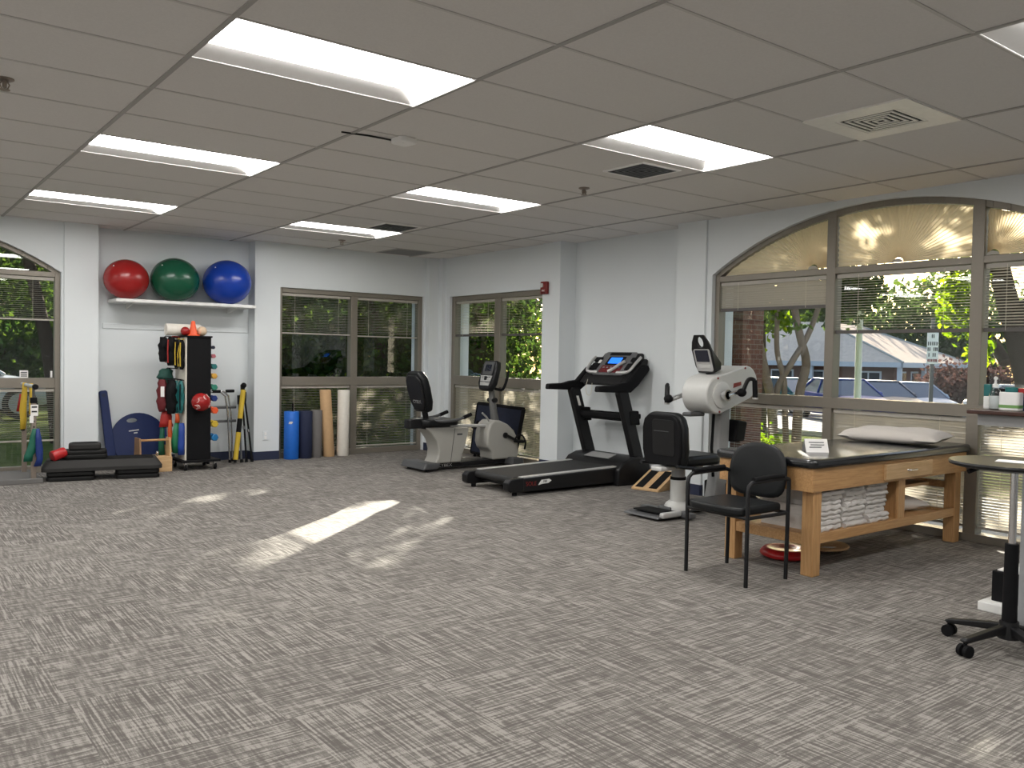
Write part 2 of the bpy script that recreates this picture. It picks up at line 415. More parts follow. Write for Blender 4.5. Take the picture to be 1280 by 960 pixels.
# back wall
bm = B()
box(bm, -6, -2.85, YW, 6.5, 0, CEIL+.02)
arch_wall(bm, -1.15, 1.7, -2.85, .60, YW, 6.5, 'Y')
box(bm, .55, .60, YW, 6.5, 0, 2.155)
box(bm, .60, 3.0, 6.36, 6.62, 0, CEIL+.02)
box(bm, 3.0, 5.12, YW, 6.5, 2.155, CEIL+.02)
box(bm, 5.12, 5.70, YW, 6.5, 0, CEIL+.02)
bmesh.ops.remove_doubles(bm, verts=bm.verts, dist=1e-5)
struct('wall_back', bm, m_wall, smooth=0)
bm = B()
box(bm, XW, 5.70, 5.90, YW, 0, CEIL+.02)
box(bm, XW, 5.70, 3.83, 5.90, 2.155, CEIL+.02)
box(bm, 5.58, 5.85, 1.70, 3.6, 0, CEIL+.02)
box(bm, XW, 5.70, 1.30, 1.40, 0, CEIL+.02)
arch_wall(bm, -.4, 1.7, -2.1, 1.30, XW, 5.70, 'X')
box(bm, XW, 5.70, -9, -2.1, 0, CEIL+.02)
bmesh.ops.remove_doubles(bm, verts=bm.verts, dist=1e-5)
struct('wall_right', bm, m_wall, smooth=0)
bm = B(); box(bm, -6.2, -6, -9, 6.5, 0, CEIL+.02); struct('wall_left', bm, m_wall, smooth=0)
bm = B(); box(bm, -6.2, 5.7, -9.2, -9, 0, CEIL+.02); struct('wall_front', bm, m_wall, smooth=0)
for nm, b_ in (('column', (.575, .914, 6.15, 6.5)), ('column', (2.675, 3.0, 6.14, 6.5)), ('column', (5.15, XW+.1, 6.09, 6.5)), ('column', (5.31, XW+.1, 6.0, 6.12)),
               ('column', (5.33, 5.75, 3.51, 3.83)), ('column', (5.345, 5.75, 1.365, 1.73))):
    bm = B(); box(bm, *b_, 0, CEIL+.01); struct(nm, bm, m_wall, smooth=0)
def skirt(name, segs):
    bm = B()
    for s in segs: box(bm, *s, 0, .105)
    struct(name, bm, m_base, smooth=0)
skirt('baseboard_back', [(.575, .914, 6.142, 6.15), (.914, 2.675, 6.352, 6.36), (2.667, 2.675, 6.14, 6.36), (2.675, 3.0, 6.132, 6.14), (.914, .922, 6.15, 6.36), (5.142, 5.15, 6.09, 6.2), (5.142, 5.31, 6.082, 6.09)])
skirt('baseboard_right', [(5.302, 5.31, 6.0, 6.09), (5.322, 5.33, 3.51, 3.83), (5.33, 5.58, 3.502, 3.51), (5.572, 5.58, 1.73, 3.51), (5.345, 5.58, 1.73, 1.738), (5.337, 5.345, 1.365, 1.73), (5.345, 5.37, 1.357, 1.365), (5.362, 5.37, -9, -2.1)])

# ------------------------------------------------------------------ windows (u runs along the wall)
def window(n, axis, d0, d1, bars, panes, arch=None):
    """bars: (u0,u1,z0,z1) frame members; panes: glass rectangles; d0..d1 depth of the frame"""
    r = sroot('window_%d' % n)
    bm = B()
    for q, (u0, u1, z0, z1) in enumerate(bars):
        e = .0012*(q+1)     # members lap a hair over one another
        if axis == 'Y': box(bm, u0, u1, d0-e, d1+e, z0, z1)
        else: box(bm, d0-e, d1+e, u0, u1, z0, z1)
    if arch:
        c, half = arch; N = 28
        for k in range(N):
            u = c-half+2*half*k/N; v = c-half+2*half*(k+1)/N
            zu, zv = arch_z(u-c, half), arch_z(v-c, half)
            prism(bm, [(u, zu-.05), (v, zv-.05), (v, zv+.01), (u, zu+.01)], d0, d1, axis)
    obj('window_frame', bm, m_frame, r, smooth=0, bevel=.003, seg=1)
    dm = d0+(d1-d0)*.7
    for u0, u1, z0, z1 in panes:
        bm = B()
        if axis == 'Y': box(bm, u0, u1, dm, dm+.006, z0, z1)
        else: box(bm, dm, dm+.006, u0, u1, z0, z1)
        obj('glass_pane', bm, m_glass, r, smooth=0)
    return r, dm
def arch_pane(r, axis, d, u0, u1, z0, c, half):
    bm = B(); N = 14; poly = [(u0, z0), (u1, z0)]
    for k in range(N+1):
        u = u1+(u0-u1)*k/N; poly.append((u, max(z0+.001, arch_z(u-c, half)-.03)))
    prism(bm, poly, d, d+.006, axis); obj('glass_pane', bm, m_glass, r, smooth=0)
# window 1: arched, left end of the back wall (only its right end is in the picture)
w1, d_ = window(1, 'Y', 6.24, 6.33, [(.50, .55, 0, 2.155), (-2.85, .5, 2.10, 2.155), (-2.85, .5, .905, 1.015), (-2.85, .5, 0, .07), (-.74, -.64, 0, 2.6), (-1.72, -1.62, 0, 2.64), (-2.85, -2.8, 0, 2.155)],
               [(-.64, .5, .07, .905), (-.64, .5, 1.015, 2.10), (-1.62, -.74, .07, 2.10), (-2.8, -1.72, .07, 2.10)], (-1.15, 1.7))
arch_pane(w1, 'Y', d_, -2.84, .54, 2.155, -1.15, 1.7)
# window 2: back wall beside the corner
window(2, 'Y', 6.22, 6.32, [(3.0, 3.06, 0, 2.155), (5.06, 5.12, 0, 2.155), (3.06, 5.06, 2.095, 2.155), (4.018, 4.112, .06, 2.095), (3.06, 5.06, .918, 1.028), (3.0, 5.12, 0, .07)],
       [(3.06, 4.018, .07, .918), (4.112, 5.06, .07, .918), (3.06, 4.018, 1.028, 2.095), (4.112, 5.06, 1.028, 2.095)])
# window 3: right wall beside the corner
window(3, 'X', 5.41, 5.51, [(3.83, 3.90, 0, 2.155), (5.83, 5.90, 0, 2.155), (3.9, 5.83, 2.09, 2.155), (4.77, 4.895, .06, 2.09), (3.9, 5.83, .935, 1.06), (3.83, 5.9, 0, .07)],
       [(3.9, 4.77, .07, .935), (4.895, 5.83, .07, .935), (3.9, 4.77, 1.06, 2.09), (4.895, 5.83, 1.06, 2.09)])
# window 4: the big arched window
w4, d_ = window(4, 'X', 5.42, 5.52, [(1.25, 1.30, 0, 2.155), (-2.1, -2.05, 0, 2.155), (-2.05, 1.25, 2.085, 2.14), (.017, .101, .05, 2.62), (-1.198, -1.107, .05, 2.56), (-2.05, 1.25, .935, 1.028), (-2.1, 1.3, 0, .06)],
               [(.101, 1.25, .06, .935), (-1.107, .017, .06, .935), (-2.05, -1.198, .06, .935), (.101, 1.25, 1.028, 2.085), (-1.107, .017, 1.028, 2.085), (-2.05, -1.198, 1.028, 2.085)], (-.4, 1.7))
for u0, u1 in ((.101, 1.28), (-1.107, .017), (-2.08, -1.198)): arch_pane(w4, 'X', d_, u0, u1, 2.14, -.4, 1.7)

# ================================================================== FLOOR OBJECTS, BLINDS, LAMPS, OUTSIDE follow
# ================================================================== CEILING LIGHTS, VENTS, SMALL CEILING THINGS
def make_light(x0, y0, label):
    x1, y1 = x0+FT, y0+HF
    r = thing('ceiling_light', label, 'light', ((x0+x1)/2, (y0+y1)/2, CEIL), 0, 'recessed ceiling lights')
    hx, hy = FT/2-.012, HF/2-.010
    w, d = .20, .032
    bm = B()   # far reflector slope with a cut right end
    P = [(-hx, hy, 0), (hx-.01, hy, 0), (hx-.13, hy-w, d), (-hx, hy-w, d)]
    bm.faces.new([bm.verts.new(p) for p in P][::-1]); obj('reflector', bm, m_refl, r, smooth=0)
    bm = B()
    e = .010   # lit panel dropped, with an added glowing side that brightens the reflector
    v = [bm.verts.new(p) for p in ((-hx, -hy, .004), (hx, -hy, .004), (hx, hy, .004), (hx-.01, hy, .0), (hx-.13, hy-w, e), (-hx, hy-w, e), (-hx, -hy+.12, e), (hx, -hy+.12, e), (hx-.13, hy-w, d), (-hx, hy-w, d))]
    for f in ((0, 6, 7, 1), (6, 5, 4, 7), (7, 4, 3, 2), (5, 9, 8, 4)): bm.faces.new([v[i] for i in f])
    bm.normal_update()
    for f in bm.faces:
        if f.normal.z > .1 or f.normal.y < -.9: f.normal_flip()
    obj('lens', bm, m_lens, r, smooth=0)
    bm = B(); e = .012; X, Y = FT/2, HF/2
    for a in ((-X, X, -Y, -Y+e), (-X, X, Y-e, Y), (-X, -X+e, -Y, Y), (X-e, X, -Y, Y)): box(bm, *a, -.003, .05)
    obj('lamp_frame', bm, m_refl, r, smooth=0)
    bm = B(); box(bm, -X, X, -Y, Y, .05, .20); obj('housing', bm, m_vent, r, smooth=0)
    return r
light_lab = {(0, -1): 'largest recessed ceiling light, nearest on the left, at the top of the photo', (0, 3): 'recessed ceiling light in the middle of the left row of three',
             (0, 7): 'recessed ceiling light at the far end of the left row, above the left column', (2, -1): 'recessed ceiling light beside the small square louvred vent, right of centre',
             (2, 3): 'recessed ceiling light in the middle of the right row, right of the photo centre', (2, 7): 'farthest recessed ceiling light, above the window nearest the corner',
             (2, -5): 'recessed ceiling light cut by the top right corner of the photo'}
for (i, j) in seen_fix: make_light(i*FT, j*HF, light_lab[(i, j)])
for (i, j) in fixtures:      # the same lamps in the part of the room behind and beside the camera
    if (i, j) in seen_fix: continue
    l = bpy.data.lights.new('ceiling_lamp', 'AREA'); l.shape = 'RECTANGLE'; l.size = 1.15; l.size_y = .5; l.energy = LAMP_W
    l.color = (1, .98, .95)
    o = bpy.data.objects.new('ceiling_lamp', l); C.objects.link(o); o.location = ((i+.5)*FT, (j+.5)*HF, CEIL-.012)

def diffuser(x0, y0, s, label, inner, plate=.606, rings=5, lm=None):
    r = thing('ceiling_vent', label, 'vent', (x0, y0, CEIL), 0, 'air vents in the ceiling')
    bm = B(); h = plate/2; k = inner/2
    for a in ((-h, h, -h, -k), (-h, h, k, h), (-h, -k, -k, k), (k, h, -k, k)): box(bm, *a, -.010, 0)
    obj('plate', bm, m_vent, r, smooth=0)
    bm = B(); box(bm, -k, k, -k, k, -.004, -.001); obj('throat_shade', bm, m_ventd, r, smooth=0)  # flat black sheet, painted as the shade inside the opening
    bm = B()
    for q in range(rings):
        a = k*(1-q/rings)*.98; b = a-k*.085
        for t in ((-a, a, -a, -b), (-a, a, b, a), (-a, -b, -b, b), (b, a, -b, b)): box(bm, *t, -.009, -.005)
    obj('louvres', bm, lm or m_vent, r, smooth=0); return r
diffuser(3.353, -1.524, 0, 'large white square ceiling vent with concentric louvres, upper right of the photo', .36)
diffuser(3.300, .270, 0, 'small dark square louvred ceiling vent beside the right-hand light', .36, plate=.40, lm=m_dgrey)
diffuser(3.353, 3.96, 0, 'dark square ceiling vent behind the two far lights of the right row', .40, plate=.44, lm=m_dgrey)
r = thing('ceiling_vent', 'flat grey return grille in the ceiling close to the far corner', 'vent', (4.57, 5.79, CEIL), 0, 'air vents in the ceiling')
bm = B(); box(bm, -.28, .28, -.28, .28, -.006, 0); obj('plate', bm, m_grid, r, smooth=0)
bm = B()
for k in range(12): box(bm, -.25, .25, -.25+k*.043, -.235+k*.043, -.011, -.006)
obj('louvres', bm, m_grey, r, smooth=0)
def sprinkler(x, y, label):
    r = thing('sprinkler_head', label, 'sprinkler', (x, y, CEIL), 0, 'ceiling sprinklers')
    bm = B(); lathe(bm, [(.045, 0), (.045, -.005), (.03, -.012), (.016, -.012)], n=16); obj('escutcheon', bm, m_bar, r)
    bm = B(); cyl(bm, (0, 0, -.01), (0, 0, -.045), .011, n=10)
    for s in (-1, 1): tube(bm, [(s*.010, 0, -.012), (s*.022, 0, -.03), (s*.014, 0, -.05), (0, 0, -.055)], .004, 6)
    obj('sprinkler_body', bm, m_bar, r)
    bm = B(); cyl(bm, (0, 0, -.055), (0, 0, -.058), .026, n=12); obj('deflector', bm, m_bar, r)
sprinkler(3.43, 1.03, 'bronze sprinkler head in the ceiling, beside the small louvred vent')
sprinkler(-.62, .96, 'bronze sprinkler head in the ceiling at the left edge of the photo')
sprinkler(3.42, 5.31, 'tiny sprinkler head in the ceiling near the farthest light')
r = thing('wireless_access_point', 'small white box device with a thin black cable under the ceiling, centre left', 'device', (1.53, .637, CEIL), R(8))
bm = B(); prism(bm, rrect(.13, .13, .03), -.035, 0, 'Z'); obj('device_body', bm, m_refl, r, bevel=.006)
bm = B(); tube(bm, [(-.36, .16, -.004), (-.2, .10, -.006), (-.06, .065, -.010), (0, .068, -.012), (.07, .066, -.012)], .006, 6); obj('cable', bm, m_black, r)
bm = B(); cyl(bm, (-.02, -.02, -.0351), (-.02, -.02, -.037), .006, n=10); obj('indicator', bm, m_white, r)

# ================================================================== BLINDS AND ARCH SHADES
def blind(axis, d, u0, u1, zt, zb, tilt, label, rail=None, pitch_=.0215, cords=(.18, .82), headz=.035):
    r = thing('window_blind', label, 'blind', (d, (u0+u1)/2, zt) if axis == 'X' else ((u0+u1)/2, d, zt), 0, 'window blinds')
    W = (u1-u0)/2; H = zt-zb; w = .0125; a = R(tilt)
    def P(u, dd, z): return (dd, u, z) if axis == 'X' else (u, dd, z)
    bm = B(); z = -headz-.012
    while z > -H+.03:
        e0 = (-w*cos(a), w*sin(a)); m = (0, .0022); e1 = (w*cos(a), -w*sin(a))   # room edge is -d
        jt = random.uniform(-.0008, .0008)
        A = [bm.verts.new(P(-W, e[0], z+e[1]+jt)) for e in (e0, m, e1)]; Bq = [bm.verts.new(P(W, e[0], z+e[1]-jt)) for e in (e0, m, e1)]
        for k in (0, 1): bm.faces.new((A[k], A[k+1], Bq[k+1], Bq[k]))
        z -= pitch_
    obj('slats', bm, m_blind, r, smooth=30)
    bm = B(); p, q = P(-W, -.014, -headz), P(W, .014, 0); box(bm, p[0], q[0], p[1], q[1], p[2], q[2]); obj('head_rail', bm, m_rail, r, smooth=0, bevel=.002)
    bm = B(); p, q = P(-W, -.013, -H), P(W, .013, -H+(.03 if rail is m_darkrail else .018)); box(bm, p[0], q[0], p[1], q[1], p[2], q[2]); obj('bottom_rail', bm, rail or m_rail, r, smooth=0, bevel=.002)
    for c in cords:
        bm = B(); u = -W+2*W*c; cyl(bm, P(u, -.0145, -.01), P(u, -.0145, -H+.01), .0016, n=5); obj('ladder_cord', bm, m_cord, r)
    return r
b1, b2, b3, b4 = 6.270, 6.252, 5.442, 5.452
blind('Y', b1, -.635, .495, 2.095, 1.63, 4, 'open blind in the arched window at the left edge of the photo')
blind('Y', b1, -.635, .495, .90, .33, 18, 'half-raised lower blind behind the metal bars at the left edge')
blind('Y', b2, 3.065, 4.013, 2.09, 1.575, 3, 'open upper blind in the far window pane beside the second column', m_rail)
blind('Y', b2, 4.117, 5.055, 2.09, 1.565, 3, 'open upper blind in the far window pane next to the room corner', m_rail)
blind('Y', b2, 3.065, 4.013, .915, .09, 14, 'lower blind behind the upright foam rolls')
blind('Y', b2, 4.117, 5.055, .915, .09, 22, 'lower blind behind the backrest of the exercise bike')
blind('X', b3, 3.905, 4.765, 2.085, 1.60, 6, 'open upper blind in the corner window pane beside the red fire alarm', m_darkrail)
blind('X', b3, 4.90, 5.825, 2.085, 1.60, 4, 'open upper blind above the console of the exercise bike', m_darkrail)
blind('X', b3, 3.905, 4.765, .93, .09, 50, 'lowered blind behind the front housing of the exercise bike')
blind('X', b3, 4.90, 5.825, .93, .09, 50, 'lowered blind low in the corner, between bike seat and trampoline')
blind('X', b4, .106, 1.245, 2.08, 1.80, 50, 'short closed blind at the top of the left pane of the big arched window', m_darkrail)
blind('X', b4, -1.102, .012, 2.08, 1.575, 2, 'see-through open blind in the middle pane, before the parked cars', m_darkrail)
blind('X', b4, -2.045, -1.203, 2.08, 1.575, 14, 'open blind at the right edge of the photo, before the large trunk', m_darkrail)
blind('X', b4, .106, 1.245, .93, .10, 8, 'lower blind showing lawn, behind the arm exerciser column')
blind('X', b4, -1.102, .012, .93, .10, 64, 'closed lower blind behind the treatment table and its pillow')
blind('X', b4, -2.045, -1.203, .93, .10, 50, 'sunlit lower blind under the dark counter at the right edge')
def arch_shade(u0, u1, fc, label):
    """fan-pleated shade filling the arch, folds spreading from its lower centre"""
    r = thing('arch_shade', label, 'shade', (b4, fc, 2.145), 0, 'cream fan shades in the arch')
    bm = B(); N = 84; rows = []
    for k in range(N+1):
        a = pi*k/N; dr = (cos(a), sin(a)); t = 0
        # reach of the ray inside the arch opening
        lo, hi = 0.0, 3.0
        for _ in range(24):
            md = (lo+hi)/2; u = fc+dr[0]*md; z = 2.145+dr[1]*md
            ok = u0 <= u <= u1 and z <= arch_z(u+.4, 1.7)-.055
            lo, hi = (md, hi) if ok else (lo, md)
        off = .008 if k % 2 else -.008
        f0 = min(.04, lo*.5)
        rows.append((bm.verts.new((off*.3, dr[0]*f0, dr[1]*f0)), bm.verts.new((off, dr[0]*lo, dr[1]*lo))))
    for (a, b), (c, d) in zip(rows, rows[1:]): bm.faces.new((a, b, d, c))
    obj('pleats', bm, m_shade, r, smooth=0)
    bm = B(); prism(bm, [(.045*cos(pi*k/10), .03*sin(pi*k/10)) for k in range(11)], -.016, -.010, 'X'); obj('shade_clip', bm, m_rail, r, smooth=0)
arch_shade(.106, 1.20, .25, 'cream fan-pleated shade filling the left end of the big arch')
arch_shade(-1.102, .012, -.52, 'cream fan-pleated shade in the middle of the big arch')
arch_shade(-2.03, -1.203, -1.25, 'cream fan-pleated shade cut by the right edge of the photo')

# ================================================================== OUTSIDE
import numpy as np
rng = np.random.default_rng(11)
def gz(x, y):
    if y > 7 and x < 8: return -.12
    d = max(0, x-7); return -.12-.0168*max(0, d)-.0
bm = B(); nx, ny = 110, 12; V = {}
for a in range(nx+1):
    for b in range(ny+1):
        x = -30+110*a/nx; y = -30+120*b/ny; d = max(0, x-7)
        V[a, b] = bm.verts.new((x, y, -.12-.029*min(25, d)))
for a in range(nx):
    for b in range(ny): bm.faces.new((V[a, b], V[a+1, b], V[a+1, b+1], V[a, b+1]))
struct('ground', bm, m_grass, smooth=0)
def gz(x, y): return -.12-.029*min(25, max(0, x-7))
bm = B(); v = [bm.verts.new((x, y, gz(x, y)+.02)) for x, y in ((17, -10), (32, -10), (32, 70), (17, 70), (60, -10), (60, 70))]; bm.faces.new(v[:4]); bm.faces.new((v[1], v[4], v[5], v[2])); struct('parking_lot', bm, m_asphalt, smooth=0)
bm = B()
v = [(16.7, -10), (17, -10), (17, 60), (16.7, 60)]
prism(bm, v, gz(17, 0)-.1, gz(17, 0)+.13, 'Z'); struct('kerb', bm, m_conc, smooth=0)
bm = B(); v = [bm.verts.new((x, y, gz(x, y)+.015)) for x, y in ((-30, 14.5), (16, 14.5), (16, 30), (-30, 30))]; bm.faces.new(v); struct('side_road', bm, m_asphalt, smooth=0)
bm = B()
for x0, x1 in ((6.3, 9.0),):
    v = [bm.verts.new((x, y, gz(x, 0)+.02)) for x, y in ((x0, -8), (x1, -8), (x1, 3.0), (x0, 3.0))]; bm.faces.new(v)
struct('bounce_strip', bm, m_conc, smooth=0)  # added pale strip, throws white instead of green light onto the blinds
bm = B(); box(bm, 5.86, 6.20, 1.30, 1.72, -.3, 3.4); struct('brick_pier', bm, m_brick, smooth=0)
# floor-space outlines of the sun patches: the leaves leave these shafts open along the sun direction
POLY = [(.70, .88), (.86, 2.0), (1.28, 1.94), (1.42, 1.95), (2.12, 2.42), (2.67, 2.78), (3.34, 3.22), (3.38, 2.95), (2.75, 2.5), (1.93, 1.85), (1.37, 1.30)]
SPOTS = [(2.35, 1.47, .11, .10), (2.97, 1.81, .15, .05), (2.62, 1.66, .06, .06), (1.29, .59, .18, .06), (1.62, .92, .12, .05), (1.95, 1.22, .07, .06), (2.75, 1.40, .07, .06), (1.19, 3.52, .11, .05), (1.77, 3.69, .11, .045), (1.5, 3.82, .08, .04),
         (1.60, -2.71, .2, .07), (1.96, -2.76, .32, .11), (1.3, -2.5, .12, .06), (5.1, -1.52, .28, .11), (3.3, 4.4, .1, .07), (3.0, 4.9, .1, .07), (3.3, 3.35, .1, .06), (.4, 2.6, .1, .05), (4.6, .2, .1, .05),
         (-.70, -5.45, .20, .10), (-.50, -5.95, .28, .10), (-.95, -5.70, .12, .08), (-.62, -4.95, .14, .09), (-.70, -6.60, .18, .10), (.55, -5.0, .16, .08), (3.5, -3.2, .5, .25), (4.7, -2.15, .35, .2), (4.6, -1.2, .5, .25), (3.55, -2.2, .3, .1), (3.2, 2.2, .12, .06), (3.6, 2.6, .10, .05)]
def in_shaft(P):
    t = P[:, 2]/SUN.z; fx = P[:, 0]-SUN.x*t; fy = P[:, 1]-SUN.y*t
    ins = np.zeros(len(P), bool); j = len(POLY)-1
    for i in range(len(POLY)):
        xi, yi = POLY[i]; xj, yj = POLY[j]
        c = ((yi > fy) != (yj > fy)) & (fx < (xj-xi)*(fy-yi)/(yj-yi+1e-12)+xi); ins ^= c; j = i
    ins = np.zeros(len(P), bool)
    for ox, oy in ((0, 0), (.10, 0), (-.10, 0), (0, .10), (0, -.10)):     # a little clearance round the outline
        gx, gy = fx+ox, fy+oy; c_ = np.zeros(len(P), bool); j = len(POLY)-1
        for i in range(len(POLY)):
            xi, yi = POLY[i]; xj, yj = POLY[j]
            c_ ^= ((yi > gy) != (yj > gy)) & (gx < (xj-xi)*(gy-yi)/(yj-yi+1e-12)+xi); j = i
        ins |= c_
    ax, ay = SUN.x/sqrt(SUN.x**2+SUN.y**2), SUN.y/sqrt(SUN.x**2+SUN.y**2)
    for x, y, a, b in SPOTS:
        u = (fx-x)*ax+(fy-y)*ay; v = -(fx-x)*ay+(fy-y)*ax
        ins |= (u/(a+.05))**2+(v/(b+.05))**2 < 1
    return ins & (fx > -3) & (fx < 5.5)
def foliage(name, blobs, n, L, mt, parent, origin):
    """blobs: (cx,cy,cz,rx,ry,rz,weight); diamond leaves folded along the rib"""
    o = np.array(origin); w = np.array([b[6] for b in blobs], float); w /= w.sum()
    idx = rng.choice(len(blobs), n, p=w); bl = np.array(blobs)[idx]
    v = rng.normal(size=(n, 3)); v /= np.linalg.norm(v, axis=1)[:, None]
    rad = rng.random(n)**(1/2.2)
    # clumps: pull the leaves towards random twig centres
    P = bl[:, :3]+v*rad[:, None]*bl[:, 3:6]
    nt_ = max(8, n//40); tw = P[rng.integers(0, n, nt_)]; k = rng.integers(0, nt_, n)
    d = tw[k]-P; near = np.linalg.norm(d, axis=1) < 1.2*L*8
    P = np.where(near[:, None], tw[k]+rng.normal(size=(n, 3))*L*1.1, P)
    P = P[~in_shaft(P)]; n = len(P)
    a = rng.normal(size=(n, 3)); a[:, 2] -= .5; a /= np.linalg.norm(a, axis=1)[:, None]
    b = rng.normal(size=(n, 3)); b -= a*(a*b).sum(1)[:, None]; b /= np.linalg.norm(b, axis=1)[:, None]
    s = (L*(.7+.6*rng.random(n)))[:, None]
    nn = np.cross(a, b)
    Vt = np.stack([P, P+a*s*.5+b*s*.28+nn*s*.06, P+a*s, P+a*s*.5-b*s*.28+nn*s*.06], 1).reshape(-1, 3)-o
    me = bpy.data.meshes.new(name); me.vertices.add(4*n); me.vertices.foreach_set('co', Vt.ravel().astype(np.float32))
    me.loops.add(4*n); me.loops.foreach_set('vertex_index', np.arange(4*n, dtype=np.int32)); me.polygons.add(n)
    me.polygons.foreach_set('loop_start', np.arange(0, 4*n, 4, dtype=np.int32))
    me.update(calc_edges=True); me.validate(); me.materials.append(mt)
    f = bpy.data.objects.new(name, me); C.objects.link(f); f.parent = parent; return f
def tree(label, loc, trunks, blobs, n, L, mleaf, mbark=None, name='tree', group=None):
    z = gz(*loc)
    r = thing(name, label, 'tree', (loc[0], loc[1], z), 0, group)
    bm = B()
    for pts, r0, r1 in trunks:
        m = len(pts); rr = [r0+(r1-r0)*i/(m-1) for i in range(m)]
        tube(bm, [(p[0], p[1], p[2]) for p in pts], rr, 9, smooth_sub=4)
    obj('trunk', bm, mbark or m_bark, r, smooth=60)
    foliage('foliage', [(loc[0]+b[0], loc[1]+b[1], z+b[2], *b[3:]) for b in blobs], n, L, mleaf, r, (loc[0], loc[1], z))
    return r
# multi-stemmed tree just outside the left pane of the arched window
tree('multi-stemmed smooth-barked tree just outside the left pane of the arched window', (9.95, 3.65),
     [([(-.10, .06, 0), (-.14, .10, .9), (-.22, .18, 1.4), (-.30, .27, 2.0), (-.27, .25, 2.4), (-.3, .3, 3.2)], .078, .05),
      ([(.08, -.04, 0), (.04, .0, 1.0), (.02, .01, 1.3), (-.05, .09, 1.7), (-.05, .10, 2.3), (0, .1, 3.2)], .048, .035),
      ([(.17, -.13, 0), (.19, -.15, 1.0), (.28, -.20, 1.5), (.22, -.13, 1.9), (.15, -.07, 2.3), (.1, 0, 3.1)], .075, .05),
      ([(-.10, .07, 0), (-.08, .08, 1.0), (.10, -.05, 1.5), (.28, -.19, 1.9), (.42, -.30, 2.4), (.55, -.4, 3.1)], .058, .035),
      ([(-.38, .30, 0), (-.42, .33, 1.0), (-.46, .40, 1.7), (-.50, .44, 2.4), (-.6, .6, 3.0)], .045, .03)],
     [(0, .3, 4.35, 1.9, 2.2, 1.3, 3.4), (-.35, .75, 2.0, .35, .45, .7, .28), (.05, .1, 2.35, .45, .5, .42, .26), (-.8, 1.3, 1.7, .4, .5, .9, .3)], 5200, .13, m_leafb, m_barkl)
tree('dark leaning tree trunk with bright leaves, outside the right pane of the arched window', (13.75, 2.0),
     [([(.0, -.58, -.1), (-.02, -.40, .9), (-.05, -.17, 1.9), (-.08, .10, 2.9), (-.1, .4, 4.2)], .24, .14), ([(-.05, .05, 1.7), (.5, .9, 2.7), (.9, 1.6, 3.8)], .10, .05), ([(-.1, .1, 2.4), (.3, -.8, 3.2), (.5, -1.6, 4.2)], .11, .05)],
     [(0, .3, 5.0, 2.3, 2.4, 1.7, 6), (.0, .85, 2.75, .5, .36, .65, .34), (-.4, .28, 1.95, .3, .22, .25, .05), (0, -1.2, 2.9, .8, .9, .5, .4)], 9000, .16, m_leafb)
tree('leafy tree whose low branches hang over the left half of the parking lot view', (13.0, 6.3),
     [([(0, 0, 0), (.02, .05, 1.6), (-.1, .0, 3.0), (0, .1, 4.6)], .17, .08)],
     [(0, 0, 4.4, 2.4, 2.8, 1.6, 5.5), (.0, -1.7, 2.95, .9, .8, .45, 1.0), (.2, -.6, 2.75, .7, .7, .45, .3)], 9000, .17, m_leafd)
tree('tree standing beyond the corner window, behind the bike console', (12.2, 9.0),
     [([(0, 0, 0), (.1, 0, 1.8), (.0, .1, 3.2), (.1, .1, 5)], .16, .08)],
     [(0, 0, 4.2, 2.4, 2.4, 1.9, 5), (-.6, .3, 2.2, 1.4, 1.4, .9, 1.2), (-.4, .1, 1.0, 1.1, 1.2, .9, .9)], 10500, .16, m_leafb)
tree('dense tree seen through the right pane of the corner window', (10.0, 11.6),
     [([(0, 0, 0), (-.1, 0, 1.5), (.0, .2, 3.2), (.1, .1, 5)], .18, .08)],
     [(0, 0, 4.2, 2.6, 2.4, 2.0, 5), (0, 0, 1.6, 2.2, 1.6, 1.5, 3)], 11000, .17, m_leafd)
tree('dark tree seen through the far window pane next to the room corner', (7.1, 11.3),
     [([(0, 0, 0), (.15, 0, 1.3), (.0, .1, 2.6), (-.1, .1, 4.5)], .17, .08)],
     [(0, 0, 3.4, 1.9, 1.7, 2.0, 4), (.1, 0, 1.2, 1.7, 1.5, 1.2, 3)], 9000, .16, m_leafd)
tree('dark tree seen through the far window pane beside the second column', (4.6, 11.0),
     [([(0, 0, 0), (-.15, 0, 1.3), (.0, .1, 2.8), (.1, .1, 4.5)], .19, .09)],
     [(0, 0, 3.4, 1.7, 1.6, 1.9, 4), (.0, 0, 1.3, 1.3, 1.2, 1.2, 1.6)], 7500, .15, m_leafd)
tree('tree with a dark trunk outside the arched window at the left edge', (.95, 10.6),
     [([(.35, 0, 0), (.25, .1, 1.2), (.05, .0, 2.2), (-.2, .2, 3.6)], .13, .07), ([(.2, .05, 1.3), (.7, .2, 2.4), (1.0, .3, 3.6)], .07, .04)],
     [(0, .6, 3.9, 2.2, 1.6, 1.3, 3), (-.3, 1.0, 2.4, 1.4, .9, .8, 1), (1.2, .9, 2.0, .7, .7, 1.0, .6)], 6500, .14, m_leafd)
